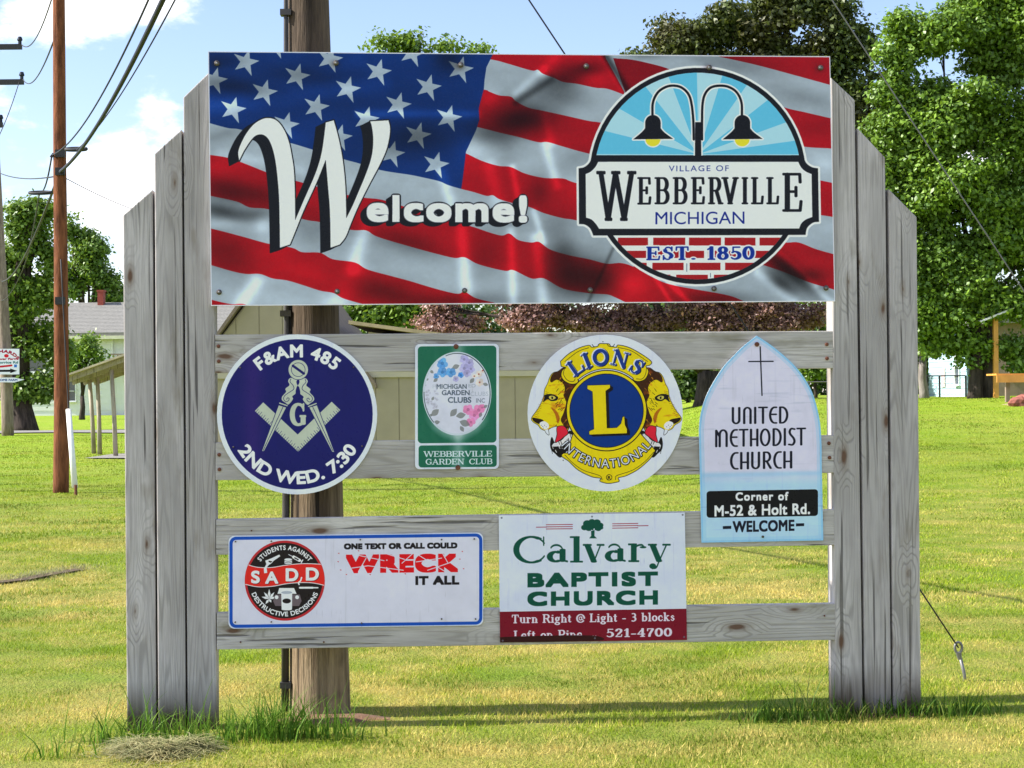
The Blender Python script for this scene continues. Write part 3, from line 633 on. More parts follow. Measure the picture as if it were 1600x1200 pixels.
def art_garden(cv):
    wh = np.array([206, 214, 226.]); cv.img[:] = wh / 255
    gcol = np.array([36, 108, 84.])
    up = rrect(652.8, 541.2, 775.5, 692.6, 6, 1.2); lo = rrect(654, 696, 776, 730.4, 5, 1.0)
    d = ((cv.PX - 714) / 53.4) ** 2 + ((cv.PY - 615) / 65) ** 2
    fade = np.clip(1.35 - d, 0, .35) / .35 * .5 * np.clip((cv.PY - 640) / 30, 0, 1) + np.exp(-((cv.PX - 716) / 9) ** 2) * .45 * (np.abs(cv.PY - 615) > 60)
    fade = np.clip(fade + .06 * cv.noise(12, 30, 9), 0, .8)[..., None]
    g = gcol / 255 * (1 - fade) + np.array([.72, .8, .8]) * fade
    cv.paint(up, g); cv.paint(lo, g)
    cv.paint(disc(714, 615, 53.6, 65.4), np.array([196, 208, 218.]))
    cv.paint(Shape([], [(arc(714.5, 615.3, 51.2, 63, 110, -40, 40), .75, .75), (arc(714, 615, 51.5, 63.2, 178, 225, 20), .6, .6)]), np.array([40, 60, 70.]), alpha=.85)
    inn = disc(714, 615, 50.4, 62.2); cv.paint(inn, np.array([208, 212, 226.]))
    z = Z(650, 530, 5.714); im = cv.mask(inn)
    r = np.random.default_rng(5)
    def petals(x, y, rad, col, a, n=5):
        cx, cy = z(x, y)[0]
        for k in range(n):
            t = k / n * 6.28 + r.uniform(0, .5); q = rad / 5.714
            cv.paint(disc(cx + math.cos(t) * q * .55, cy + math.sin(t) * q * .55, q * .5), np.array(col, float) * r.uniform(.9, 1.08), alpha=a, clip=im)
        cv.paint(disc(cx, cy, rad / 5.714 * .3), np.array(col, float) * .8, alpha=a, clip=im)
    def leaf(x, y, L, ang, col=(120, 124, 122), a=.75):
        cx, cy = z(x, y)[0]; t = np.linspace(0, 1, 9); Lp = L / 5.714
        p = np.vstack([np.stack([t * Lp - Lp / 2, np.sin(t * 3.14) * Lp * .3], 1), np.stack([t[::-1] * Lp - Lp / 2, -np.sin(t[::-1] * 3.14) * Lp * .3], 1)])
        c, s = math.cos(R(ang)), math.sin(R(ang)); p = p @ np.array([[c, -s], [s, c]]) + [cx, cy]
        cv.paint(Shape([p]), np.array(col, float), alpha=a, clip=im)
    for x, y, q in ((235, 215, 50), (235, 295, 44), (312, 295, 44), (180, 330, 26)): petals(x, y, q, (90, 158, 222), .8)
    petals(400, 320, 26, (70, 140, 215), .8)
    for x, y, q in ((430, 180, 40), (475, 210, 40), (430, 260, 44), (490, 265, 36), (455, 305, 34), (355, 355, 26)): petals(x, y, q, (172, 168, 214), .75)
    for x, y, q in ((560, 312, 30), (568, 385, 36), (595, 280, 22), (520, 330, 20)): petals(x, y, q, (226, 214, 205), .8); cv.paint(disc(*z(x, y)[0], 1.2), (170, 70, 60), alpha=.8)
    for x, y, q in ((465, 628, 46), (560, 632, 50), (520, 680, 46), (490, 740, 40), (590, 610, 30)): petals(x, y, q, (230, 140, 190), .85)
    for x, y, L, a in ((355, 245, 70, 20), (500, 370, 60, 50), (620, 403, 50, -15), (140, 290, 44, -40), (175, 365, 50, 40), (170, 655, 90, 40), (185, 742, 60, 10), (335, 655, 90, 50), (400, 680, 90, 10), (435, 750, 100, -20), (410, 800, 60, -60), (575, 675, 50, 70), (620, 600, 44, 30), (130, 680, 40, 30), (150, 530, 40, 60), (100, 360, 30, 30)): leaf(x, y, L, a)
    for k in range(26): petals(r.uniform(85, 190), r.uniform(400, 640), r.uniform(10, 22), (188, 190, 206), .5, 4)
    cv.paint(text('MICHIGAN', 682.5, 607.3, 729, 607.3, 7.4), np.array([70, 84, 100.]), grow=.25, alpha=.85)
    cv.paint(text('ED', 732, 605.2, 743, 605.2, 5.6), np.array([140, 150, 164.]), grow=.05, alpha=.7)
    cv.paint(text('FEDERATED', 676, 607, 728, 606.5, 6.4), np.array([150, 160, 172.]), alpha=.4)
    cv.paint(text('GARDEN', 690.5, 617.2, 733.5, 617.2, 7.8), np.array([62, 78, 96.]), grow=.3, alpha=.85)
    cv.paint(text('CLUBS', 735, 618.5, 763, 618.5, 7), np.array([150, 160, 176.]), alpha=.6)
    cv.paint(text('CLUBS', 700, 629, 736, 629, 8.8), np.array([58, 76, 96.]), grow=.35, alpha=.85)
    cv.paint(text('INC', 744, 629, 757.5, 629, 7), np.array([90, 100, 120.]), grow=.1, alpha=.8)
    w2 = np.array([214, 226, 232.])
    cv.paint(text('WEBBERVILLE', 662.2, 713.9, 769.4, 713.2, 9, 'serif', track=.06, thick=.2, thin=.1), w2, alpha=.95)
    cv.paint(text('GARDEN', 665, 725.9, 724.4, 725.6, 9, 'serif', track=.06, thick=.2, thin=.1), w2, alpha=.95)
    cv.paint(text('CLUB', 733, 725.5, 769.4, 725.2, 9, 'serif', track=.06, thick=.2, thin=.1), w2, alpha=.95)
    wear(cv, .05, 6)

def art_lions(cv):
    wh = np.array([212, 218, 232.]); cv.img[:] = wh / 255
    z = Z(820, 520, 4.8); Y = np.array([222, 204, 18.]); K = np.array([26, 22, 22.]); Bl = np.array([8, 54, 132.])
    N1 = cv.noise(14, 5, 21, 3); N2 = cv.noise(5, 9, 22, 2)
    def P2(pts, col, grow=0, a=1, mir=False, cl=True, clip=None):
        p = flat(pts)
        if mir: p = p.copy(); p[:, 0] = 1224 - p[:, 0]
        p = smooth(p, closed=True, n=4) if cl else p
        cv.paint(Shape([z(*p.ravel())]), col, grow=grow, alpha=a, clip=clip)
    def L2(pts, w, col=K, mir=False, a=1):
        p = flat(pts)
        if mir: p = p.copy(); p[:, 0] = 1224 - p[:, 0]
        cv.paint(Shape([], [(smooth(z(*p.ravel()), n=4), w / 2, w / 2)]), col, alpha=a)
    head = [(300, 262), (250, 290), (212, 302), (188, 335), (172, 380), (150, 425), (140, 490), (100, 570), (53, 636), (62, 665), (100, 690), (120, 716), (160, 732), (195, 712), (245, 700), (322, 730), (330, 650), (330, 560), (345, 470), (400, 380), (380, 300)]
    jaw = [(225, 820), (270, 800), (325, 745), (350, 740), (420, 800), (400, 840), (320, 880), (290, 915), (262, 932), (228, 902), (200, 875), (192, 830), (202, 784), (216, 812)]
    for mir in (False, True):
        P2(head, K, grow=.8, mir=mir); P2(head, Y, mir=mir)
        hm = flat(head).copy()
        if mir: hm[:, 0] = 1224 - hm[:, 0]
        hm = cv.mask(Shape([z(*smooth(hm, closed=True, n=4).ravel())]))
        # mane: dark brown tufts towards the ring
        P2([(300, 262), (215, 302), (190, 350), (200, 372), (240, 352), (285, 378), (300, 420), (290, 470), (310, 520), (290, 600), (270, 660), (325, 720), (345, 640), (345, 480), (420, 370)], (66, 36, 14), mir=mir, clip=hm)
        cv.paint(hm * np.clip(N1 * 1.4 - .25, 0, .75) , (190, 92, 24))
        rr = np.random.default_rng(3)
        for k in range(46):
            x = rr.uniform(240, 330); y = rr.uniform(300, 700); L2([(x, y), (x - rr.uniform(8, 20), y + rr.uniform(6, 22))], rr.uniform(.4, .9), (30, 16, 8) if k % 3 else (214, 150, 40), mir, .9)
        for k in range(16):
            t = k / 15; x = 150 - 90 * t + rr.uniform(-4, 4); y = 440 + 180 * t; L2([(x + 6, y), (x + 30, y + 8)], .5, (120, 70, 20), mir, .8)
        P2([(196, 560), (238, 586), (262, 640), (246, 680), (226, 610)], (168, 84, 22), mir=mir, a=.8)
        # eye, brow, nose, muzzle
        P2([(150, 465), (200, 458), (248, 480), (240, 505), (200, 512), (170, 498), (138, 520), (146, 488)], K, mir=mir)
        P2([(182, 476), (212, 472), (232, 488), (206, 502), (186, 494)], (206, 196, 90), mir=mir)
        P2([(198, 478), (212, 478), (212, 496), (200, 496)], K, mir=mir, cl=False)
        P2([(56, 636), (90, 640), (132, 650), (140, 668), (108, 684), (66, 662)], (40, 24, 14), mir=mir)
        P2([(110, 680), (142, 662), (176, 682), (178, 712), (140, 722)], (224, 224, 226), mir=mir)
        for dx, dy in ((120, 690), (132, 700), (146, 690), (158, 702), (136, 712)): P2([(dx, dy), (dx + 5, dy), (dx + 5, dy + 5), (dx, dy + 5)], K, mir=mir, cl=False)
        P2([(150, 730), (172, 724), (182, 764)], wh, grow=.5, mir=mir, cl=False); L2([(150, 732), (160, 752), (182, 766), (178, 728)], .7, K, mir)
        # jaw, tongue, tooth
        P2(jaw, K, grow=.6, mir=mir); P2([(222, 824), (275, 806), (326, 756), (380, 790), (340, 836), (250, 850), (205, 850)], (216, 216, 218), mir=mir)
        for k in range(26):
            x = rr.uniform(205, 380); y = 900 - (x - 205) * .55 + rr.uniform(-40, 14); L2([(x, y), (x - 8, y - rr.uniform(16, 34))], rr.uniform(.6, 1.2), K if k % 2 else (220, 220, 220), mir)
        P2([(246, 702), (284, 696), (312, 716), (326, 752), (296, 780), (262, 804), (228, 822), (240, 762), (238, 724)], K, grow=.4, mir=mir)
        P2([(248, 704), (284, 698), (310, 718), (322, 752), (292, 778), (262, 802), (230, 818), (244, 762), (240, 726)], (214, 36, 62), mir=mir)
    # upper band with scrolled ends
    top = np.vstack([smooth(z(270, 215, 330, 160, 410, 115, 480, 96, 500, 110, 545, 104, 560, 85, 600, 84, 630, 86, 645, 104, 690, 110, 700, 94, 780, 112, 870, 160, 945, 215, 935, 240, 905, 250, 925, 290, 900, 345, 850, 362, 815, 350, 822, 330)),
                     arc(947.7, 641.5, 66, 66, 48, 132, 30), smooth(z(395, 345, 395, 372, 350, 382, 300, 360, 275, 320, 285, 280, 312, 262, 275, 250))])
    T_ = Shape([top]); cv.paint(T_, K, grow=1.1); cv.paint(T_, Y)
    cv.paint(Shape([], [(smooth(z(300, 215, 400, 140, 480, 112)), .4, .4), (smooth(z(920, 215, 800, 136, 700, 110)), .4, .4), (smooth(z(300, 262, 290, 310, 320, 355, 362, 365, 378, 345)), .4, .4), (smooth(z(912, 262, 905, 310, 880, 345, 835, 345)), .4, .4),
        (smooth(z(505, 88, 520, 104, 545, 100, 556, 84)), .5, .5), (smooth(z(618, 84, 630, 100, 660, 102, 672, 86)), .5, .5)]), K)
    # lower band
    bot = np.vstack([arc(947.7, 641.5, 62, 62, 214, 326, 40), smooth(z(975, 880, 960, 910, 930, 950, 850, 1020, 760, 1068, 700, 1085, 705, 1110, 680, 1118, 630, 1126, 585, 1118, 565, 1108, 570, 1088, 500, 1075, 400, 1025, 330, 960, 280, 925, 290, 905, 320, 900, 330, 860))])
    B_ = Shape([bot]); cv.paint(B_, K, grow=1.1); cv.paint(B_, Y)
    cv.paint(Shape([], [(smooth(z(300, 915, 360, 975, 440, 1030, 560, 1070, 580, 1100)), .4, .4), (smooth(z(965, 895, 900, 965, 810, 1028, 690, 1070, 680, 1100)), .4, .4)]), K)
    cv.paint(Shape([], [(arc(*z(632, 1083)[0], 4.3, 4.3, 0, 360, 30), .5, .5)]), K); cv.paint(text('R', 949.8, 748.4, 953.8, 748.4, 5), K, grow=.3)
    # ring and L
    c = disc(947.7, 641.5, 63.2); cv.paint(c, K, grow=.4); cv.paint(disc(947.7, 641.5, 62), Y); cv.paint(disc(947.7, 641.5, 58), K); cv.paint(disc(947.7, 641.5, 56.8), Bl)
    Lg = [470, 395, 638, 390, 638, 412, 605, 435, 615, 715, 690, 712, 722, 680, 735, 630, 745, 628, 750, 690, 765, 722, 765, 752, 485, 762, 483, 738, 520, 722, 508, 440, 470, 420]
    Ls = Shape([z(*Lg)]); cv.paint(Ls, K, grow=.8)
    for t in (1, 2, 3, 4): cv.paint(Ls.moved(t * 1.2, t * .8), K)
    cv.paint(Ls, Y)
    Lt = arc_text('LIONS', 947.7, 641.5, 72.5, 133, 48, 22, track=.1, thick=.25, font='serif')
    cv.paint(Lt, K, grow=1.2); cv.paint(Lt.moved(-1.0, -.6), wh, grow=.7); cv.paint(Lt, np.array([30, 60, 140.]), grow=-.15)
    It = arc_text('INTERNATIONAL', 947.7, 641.5, 89.5, 217, 322, 14.5, inside=True, track=.1)
    cv.paint(It, K, grow=1.35); cv.paint(It.moved(-.3, -.3), wh, grow=.05)
    wear(cv, .03, 8); spots(cv, [(880, 719), (942, 534)], (40, 40, 44), .9)

def art_arch(cv):
    base = np.array([206, 206, 224.]) / 255; cy = np.array([142, 194, 226.]) / 255; lb = np.array([176, 208, 234.]) / 255
    w = np.clip((cv.PY - 735) / 22, 0, 1)[..., None]
    cv.img = base * (1 - w) + lb * w
    o = ARCH; M = cv.mask(Shape([], [(np.vstack([o, o[:1]]), 3.2, 3.2)]))
    M2 = cv.mask(Shape([], [(np.vstack([o, o[:1]]), 8, 8)]))
    soft = (M * .6 + M2 * .35)[..., None]
    cv.img = cv.img * (1 - soft) + cy * soft
    b = np.exp(-((cv.PY - 741 + (cv.PX - 1190) * .02) / 4) ** 2)[..., None] * .5; cv.img = cv.img * (1 - b) + cy * b
    K = np.array([26, 28, 44.])
    cv.paint(line([(1187.7, 542), (1190.6, 617.6)], 2.2), K); cv.paint(line([(1170, 564.9), (1208, 564.6)], 2.0), K)
    for s, a, ya, b, yb, cap in (('UNITED', 1143.2, 663, 1231.8, 661.8, 27), ('METHODIST', 1117.2, 699, 1259.6, 696, 28), ('CHURCH', 1140.5, 734, 1238, 732, 27.5)):
        cv.paint(text(s, a, ya, b, yb, cap, 'deco', track=.09, thick=.155, thin=.155 * .62), K)
    cv.paint(rrect(1104, 767.4, 1278, 809, 5, 3), np.array([24, 24, 28.]))
    wh = np.array([222, 226, 236.])
    cv.paint(text('Corner of', 1150, 781.8, 1231.4, 781, 12.6, track=.1), wh, grow=.7, sq=True)
    cv.paint(text('M-52 & Holt Rd.', 1117, 806.3, 1265, 802.6, 17, track=.03), wh, grow=.7, sq=True)
    cv.paint(text('WELCOME', 1145.4, 831, 1240.5, 828.6, 17, track=.03), K, grow=.8, sq=True)
    cv.paint(poly((1129.4, 822), (1142.6, 821.6), (1142.6, 826.2), (1129.4, 826.6)), K); cv.paint(poly((1243.6, 817.8), (1256.4, 817.4), (1256.4, 822), (1243.6, 822.4)), K)
    wear(cv, .035, 10)
    n = np.clip(cv.noise(40, 4, 31, 2) - .45, 0, 1)[..., None] * .45; cv.img = cv.img * (1 - n * np.array([.4, .35, .3]))

def art_sadd(cv):
    wh = np.array([208, 210, 224.]); cv.img[:] = np.array([205, 214, 230]) / 255
    o = rrect(361.0, 841.2, 751.0, 978.6, 8, 5.2).c[0]
    cv.paint(Shape([o]), wh); cv.paint(Shape([], [(np.vstack([o, o[:1]]), 2.5, 2.5)]), np.array([30, 84, 180.]))
    z = Z(375, 840, 8.89); cx, cy = 444.9, 907.2
    K = np.array([40, 34, 36.]); Rd = np.array([218, 48, 42.]); W_ = np.array([222, 226, 236.])
    cv.paint(disc(cx, cy, 62.6), np.array([186, 50, 58.])); dm = cv.mask(disc(cx, cy, 59)); cv.paint(dm, K)
    up = smooth(z(60, 350, 120, 380, 250, 412, 430, 415, 620, 385, 800, 365, 960, 362, 1130, 370, 1200, 378)); lo = smooth(z(1200, 680, 1165, 662, 1010, 630, 850, 625, 650, 640, 450, 676, 250, 684, 80, 650, 40, 640))
    full = cv.mask(disc(cx, cy, 62))
    cv.paint(Shape([np.vstack([up, lo])]), Rd, clip=full); cv.paint(Shape([], [(up, .55, .55), (lo, .55, .55)]), W_, clip=full)
    def big(ch, x0, x1, yt, yb):
        (a, b), (c, d) = z(x0, yt)[0], z(x1, yb)[0]; s = text(ch, a + 1, d - 1, c - 1, d - 1, d - b - 2)
        cv.paint(s.moved(.9, .7), np.array([90, 20, 24.]), grow=1.2); cv.paint(s, W_, grow=1.15)
    big('S', 155, 275, 450, 635); big('A', 350, 532, 462, 640); big('D', 635, 810, 415, 607); big('D', 915, 1095, 405, 597)
    cv.paint(arc_text('STUDENTS AGAINST', cx, cy, 48.2, 142, 38, 7.2, track=.06), W_, grow=.35)
    cv.paint(arc_text('DESTRUCTIVE DECISIONS', cx, cy, 55.6, 201, 339, 7.2, inside=True, track=.05), W_, grow=.35)
    g = lambda *v, c=W_, **k: cv.paint(Shape([z(*v)]), c, **k)
    g(350, 320, 440, 285, 545, 235, 560, 258, 470, 320, 440, 355, 400, 380, 370, 420, 378, 490, 335, 495, 330, 430, 365, 370)   # revolver
    g(395, 320, 450, 330, 430, 350, 400, 340, c=K)
    for k in (0, 1, 2): cv.paint(disc(*z(670, 355 - 22 * k)[0], 6.3, 2.3), K); cv.paint(disc(*z(670, 350 - 22 * k)[0], 6.1, 2.1), W_)
    cv.paint(Shape([], [(z(675, 235, 745, 270), .5, .5), (z(745, 270, 825, 315), 2.4, 2.4), (z(825, 315, 862, 330), .8, .8), (z(850, 350, 872, 310), .8, .8)]), W_); cv.paint(Shape([], [(z(762, 282, 806, 306), 1.0, 1.0)]), K)
    for a, L in ((90, 140), (128, 120), (52, 120), (165, 110), (15, 100), (235, 90), (300, 60)):   # leaf
        bx, by = 405, 850; t = R(a); c, s = math.cos(t), -math.sin(t); g(bx, by, bx + c * L * .5 - s * 18, by + s * L * .5 + c * 18, bx + c * L, by + s * L, bx + c * L * .5 + s * 18, by + s * L * .5 - c * 18)
    grey = np.array([112, 100, 106.])
    g(520, 780, 545, 700, 750, 700, 785, 780); g(485, 790, 830, 790, 855, 880, 820, 950, 490, 950, 460, 880, c=grey); cv.paint(disc(*z(508, 828)[0], 3), W_); cv.paint(disc(*z(793, 828)[0], 3), W_)
    g(572, 760, 725, 760, 722, 995, 578, 995); cv.paint(disc(*z(648, 762)[0], 8.5, 2.2), np.array([170, 178, 190.])); cv.paint(disc(*z(648, 880)[0], 6.6, 3.8), K); cv.paint(disc(*z(648, 998)[0], 8, 1.4), W_)
    cv.paint(Shape([], [(z(832, 696, 1010, 696), 1.5, 1.5), (z(1015, 696, 1080, 696), 1, 1), (smooth(z(820, 650, 812, 625, 840, 600, 855, 555)), 1.1, 1.1)]), W_)
    Kk = np.array([34, 30, 36.])
    cv.paint(text('ONE TEXT OR CALL COULD', 538.2, 857.6, 713.6, 856, 8.0, track=.03), Kk, grow=.85, sq=True)
    T_ = text('WRECK', 543, 893, 713, 891.4, 25.5, track=.07); M = cv.mask(T_, 2.5, True)
    for q in ([(552, 866), (600, 876)], [(540, 889), (575, 884), (630, 891)], [(590, 861), (632, 874)], [(628, 880), (648, 862)], [(655, 868), (700, 896)], [(668, 891), (718, 874)], [(650, 878), (690, 872)], [(560, 893), (572, 872)], [(690, 862), (700, 880)]):
        M = M * (1 - cv.mask(line(q, 1.3)))
    cv.paint(M, np.array([212, 22, 34.]))
    for x, y in ((529, 865), (532, 891), (541, 898), (578, 898), (722, 862), (718, 874), (724, 889), (633, 897), (560, 861), (528, 878)): cv.paint(poly((x - 1.5, y - .8), (x + 1.3, y - 1.2), (x + 1, y + .8)), np.array([190, 60, 70.]))
    cv.paint(text('IT ALL', 650, 913, 716.4, 912.4, 12.6, track=.04), Kk, grow=1.1, sq=True)
    wear(cv, .025, 12)

def art_baptist(cv):
    wh = np.array([206, 214, 232.]); cv.img[:] = wh / 255
    z = Z(760, 780, 4.706); G = np.array([16, 82, 66.]); Mr = np.array([124, 22, 44.]); Ln = np.array([152, 28, 58.])
    for y in (188, 203.5, 219): cv.paint(Shape([], [(z(440, y, 632, y - 2), .6, .6)]), Ln)
    cv.paint(Shape([], [(z(367, 206, 442, 205), .6, .6)]), Ln)
    for y in (181, 196.5, 213): cv.paint(Shape([], [(z(927, y, 1113, y - 3), .6, .6)]), Ln)
    cv.paint(Shape([], [(z(1113, 196, 1188, 194), .6, .6)]), Ln)
    tr = Shape([])
    for x, y, r in ((740, 180, 30), (775, 168, 26), (812, 172, 28), (838, 192, 22), (720, 208, 24), (752, 212, 26), (790, 200, 34), (822, 214, 24), (845, 210, 14), (770, 218, 18)): tr = tr + disc(*z(x, y)[0], r / 4.706, r / 4.706 * .85)
    tr = tr + Shape([z(768, 215, 796, 215, 794, 270, 812, 288, 755, 288, 770, 270)])
    cv.paint(tr, G)
    cv.paint(calvary(), G)
    cv.paint(text('BAPTIST', 826, 916, 1026, 913.6, 20, track=.1), G, grow=1.9, sq=True)
    cv.paint(text('CHURCH', 826, 945.2, 1026, 942.8, 20, track=.1), G, grow=1.9, sq=True)
    cv.paint(Shape([z(60, 828, 1500, 804.6, 1500, 1090, 60, 1090)]), Mr)
    w2 = np.array([214, 208, 220.])
    cv.paint(text('Turn Right @ Light - 3 blocks', 799, 974, 1054, 970.2, 13.6, 'serif', track=.1, thick=.22, thin=.11), w2)
    cutm = (cv.PY < 994.2 - (cv.PX - 800) * .012) * 1.0
    cv.paint(text('Left on Pine', 803, 999.5, 910, 997.8, 14.2, 'serif', track=.1, thick=.22, thin=.11), w2, clip=cutm)
    cv.paint(text('~', 924, 999, 932, 998.6, 14, 'serif', thick=.2, thin=.14), w2, alpha=.7)
    cv.paint(text('521-4700', 946.5, 995.8, 1050, 994.4, 13.6, 'serif', track=.1, thick=.24, thin=.11), w2)
    dirt = Shape([smooth(z(80, 1020, 200, 1010, 400, 1004, 640, 1000, 790, 1003, 862, 1022, 830, 1040, 600, 1046, 80, 1060), closed=True, n=4)])
    cv.paint(dirt, np.array([44, 24, 24.]), alpha=.85)
    wear(cv, .03, 14); spots(cv, [tuple(z(*q)[0]) for q in ((112, 137), (1442, 115), (776, 128), (120, 1040), (1453, 1013), (797, 1022))], (110, 110, 120), 1.5)
def calvary():
    z = Z(760, 780, 4.706)
    def put(ch, x0, x1, y0, y1):   # box in the enlargement, top y0, bottom y1 of a unit-height letter
        (a, b), (c, d) = z(x0, y0)[0], z(x1, y1)[0]
        return text(ch, a, d, c, d, d - b, 'serif', px=(9.4 if ch != 'r' else 9, 2.0))
    s = put('C', 198, 430, 272, 470)
    s = s + put('a', 444, 600, 262, 466) + put('l', 612, 710, 274, 464) + put('z', 708, 868, 262, 464) + put('a', 870, 1024, 258, 462) + put('r', 1040, 1176, 258, 460) + put('q', 1186, 1355, 262, 460)
    s = s + Shape([arc(*z(1222, 492)[0], 5.4, 4.4, 0, 360, 20)])
    return s
def art_arrow_sign(cv):
    pass
ARCH = None
# ================================================================== helpers
def tag(o, label=None, cat=None, group=None, kind=None):
    if label: o['label'] = label
    if cat: o['category'] = cat
    if group: o['group'] = group
    if kind: o['kind'] = kind
    return o
def org(p):
    v = Vector((0, 0, 0))
    while p is not None: v += p.location; p = p.parent
    return v
def empty(name, loc, label, cat, group=None):
    o = bpy.data.objects.new(name, None); COL.objects.link(o); o.location = loc; o.empty_display_size = .2
    return tag(o, label, cat, group)
class MB:
    def __init__(s): s.v = []; s.f = []; s.mi = []; s.sm = False
    def add(s, vs, fs, mi=0):
        n = len(s.v); s.v += [tuple(v) for v in vs]; s.f += [tuple(i + n for i in f) for f in fs]; s.mi += [mi] * len(fs); return s
    def box(s, c, sx, sy, sz, ax=None, mi=0):
        """box centred at c, half sizes; ax = (x axis, y axis, z axis)"""
        X_, Y_, Z_ = ax or (Vector((1, 0, 0)), Vector((0, 1, 0)), Vector((0, 0, 1)))
        c = Vector(c); v = [c + X_ * (sx * i) + Y_ * (sy * j) + Z_ * (sz * k) for k in (-1, 1) for j in (-1, 1) for i in (-1, 1)]
        return s.add(v, [(0, 2, 3, 1), (4, 5, 7, 6), (0, 1, 5, 4), (2, 6, 7, 3), (0, 4, 6, 2), (1, 3, 7, 5)], mi)
    def beam(s, a, b, w, h, up=Vector((0, 0, 1)), mi=0):
        a, b = Vector(a), Vector(b); d = (b - a); L = d.length; d.normalize(); sd = d.cross(up)
        if sd.length < 1e-4: sd = d.cross(Vector((0, 1, 0)))
        sd.normalize(); u = sd.cross(d)
        return s.box((a + b) / 2, L / 2, w / 2, h / 2, (d, sd, u), mi)
    def prism(s, poly_, d, mi_front=0, mi=0):
        """extrude a planar polygon (list of Vectors, front face first) by vector d"""
        n = len(poly_); s.add(list(poly_) + [Vector(p) + d for p in poly_], [], 0)
        b = len(s.v) - 2 * n
        s.f.append(tuple(range(b, b + n))); s.mi.append(mi_front)
        s.f.append(tuple(range(b + 2 * n - 1, b + n - 1, -1))); s.mi.append(mi)
        for i in range(n):
            j = (i + 1) % n; s.f.append((b + j, b + i, b + n + i, b + n + j)); s.mi.append(mi)
        return s
    def tube(s, path, rad, n=8, mi=0, cap=True):
        path = [Vector(p) for p in path]; m_ = len(path)
        if not hasattr(rad, '__len__'): rad = [rad] * m_
        prev = None; base = len(s.v)
        for i, p in enumerate(path):
            t = (path[min(i + 1, m_ - 1)] - path[max(i - 1, 0)])
            if t.length < 1e-9: t = Vector((0, 0, 1))
            t.normalize()
            if prev is None:
                a = t.cross(Vector((0, 0, 1)));
                if a.length < .05: a = t.cross(Vector((0, 1, 0)))
                a.normalize()
            else: a = (prev - t * prev.dot(t)).normalized()
            prev = a; b = t.cross(a)
            for k in range(n):
                q = 2 * math.pi * k / n; s.v.append(tuple(p + (a * math.cos(q) + b * math.sin(q)) * rad[i]))
        for i in range(m_ - 1):
            for k in range(n):
                k2 = (k + 1) % n; s.f.append((base + i * n + k, base + i * n + k2, base + (i + 1) * n + k2, base + (i + 1) * n + k)); s.mi.append(mi)
        if cap:
            s.f.append(tuple(base + k for k in range(n - 1, -1, -1))); s.f.append(tuple(base + (m_ - 1) * n + k for k in range(n))); s.mi += [mi, mi]
        return s
    def build(s, name, mats, parent=None, bevel=0, smooth=False, loc=None, recalc=False):
        o0 = org(parent) if parent else Vector(loc or (0, 0, 0))
        me = bpy.data.meshes.new(name); me.from_pydata([(v[0] - o0.x, v[1] - o0.y, v[2] - o0.z) for v in s.v], [], s.f)
        mats = mats if isinstance(mats, (list, tuple)) else [mats]
        for m_ in mats: me.materials.append(m_)
        me.polygons.foreach_set('material_index', s.mi)
        if recalc or bevel:
            bm = bmesh.new(); bm.from_mesh(me)
            bmesh.ops.recalc_face_normals(bm, faces=bm.faces)
            if bevel: bmesh.ops.bevel(bm, geom=list(bm.edges), offset=bevel, segments=2, affect='EDGES', profile=.6, clamp_overlap=True)
            bm.to_mesh(me); bm.free()
        if smooth:
            me.polygons.foreach_set('use_smooth', [True] * len(me.polygons))
        me.update()
        o = bpy.data.objects.new(name, me); COL.objects.link(o)
        if parent: o.parent = parent
        else: o.location = o0
        return o
def mesh_np(name, V_, F_, mat, parent=None, loc=(0, 0, 0), smooth=False):
    """fast mesh from numpy arrays; F_ is (n, k)"""
    me = bpy.data.meshes.new(name); o0 = np.array(org(parent) if parent else loc)
    V_ = np.asarray(V_, np.float32) - o0.astype(np.float32); F_ = np.asarray(F_, np.int32); n, k = F_.shape
    me.vertices.add(len(V_)); me.vertices.foreach_set('co', V_.ravel())
    me.loops.add(n * k); me.loops.foreach_set('vertex_index', F_.ravel())
    me.polygons.add(n); me.polygons.foreach_set('loop_start', np.arange(0, n * k, k, dtype=np.int32))
    try: me.polygons.foreach_set('loop_total', np.full(n, k, np.int32))
    except Exception: pass
    if smooth: me.polygons.foreach_set('use_smooth', np.ones(n, bool))
    me.materials.append(mat); me.update(calc_edges=True)
    o = bpy.data.objects.new(name, me); COL.objects.link(o)
    if parent: o.parent = parent
    else: o.location = Vector(loc)
    return o

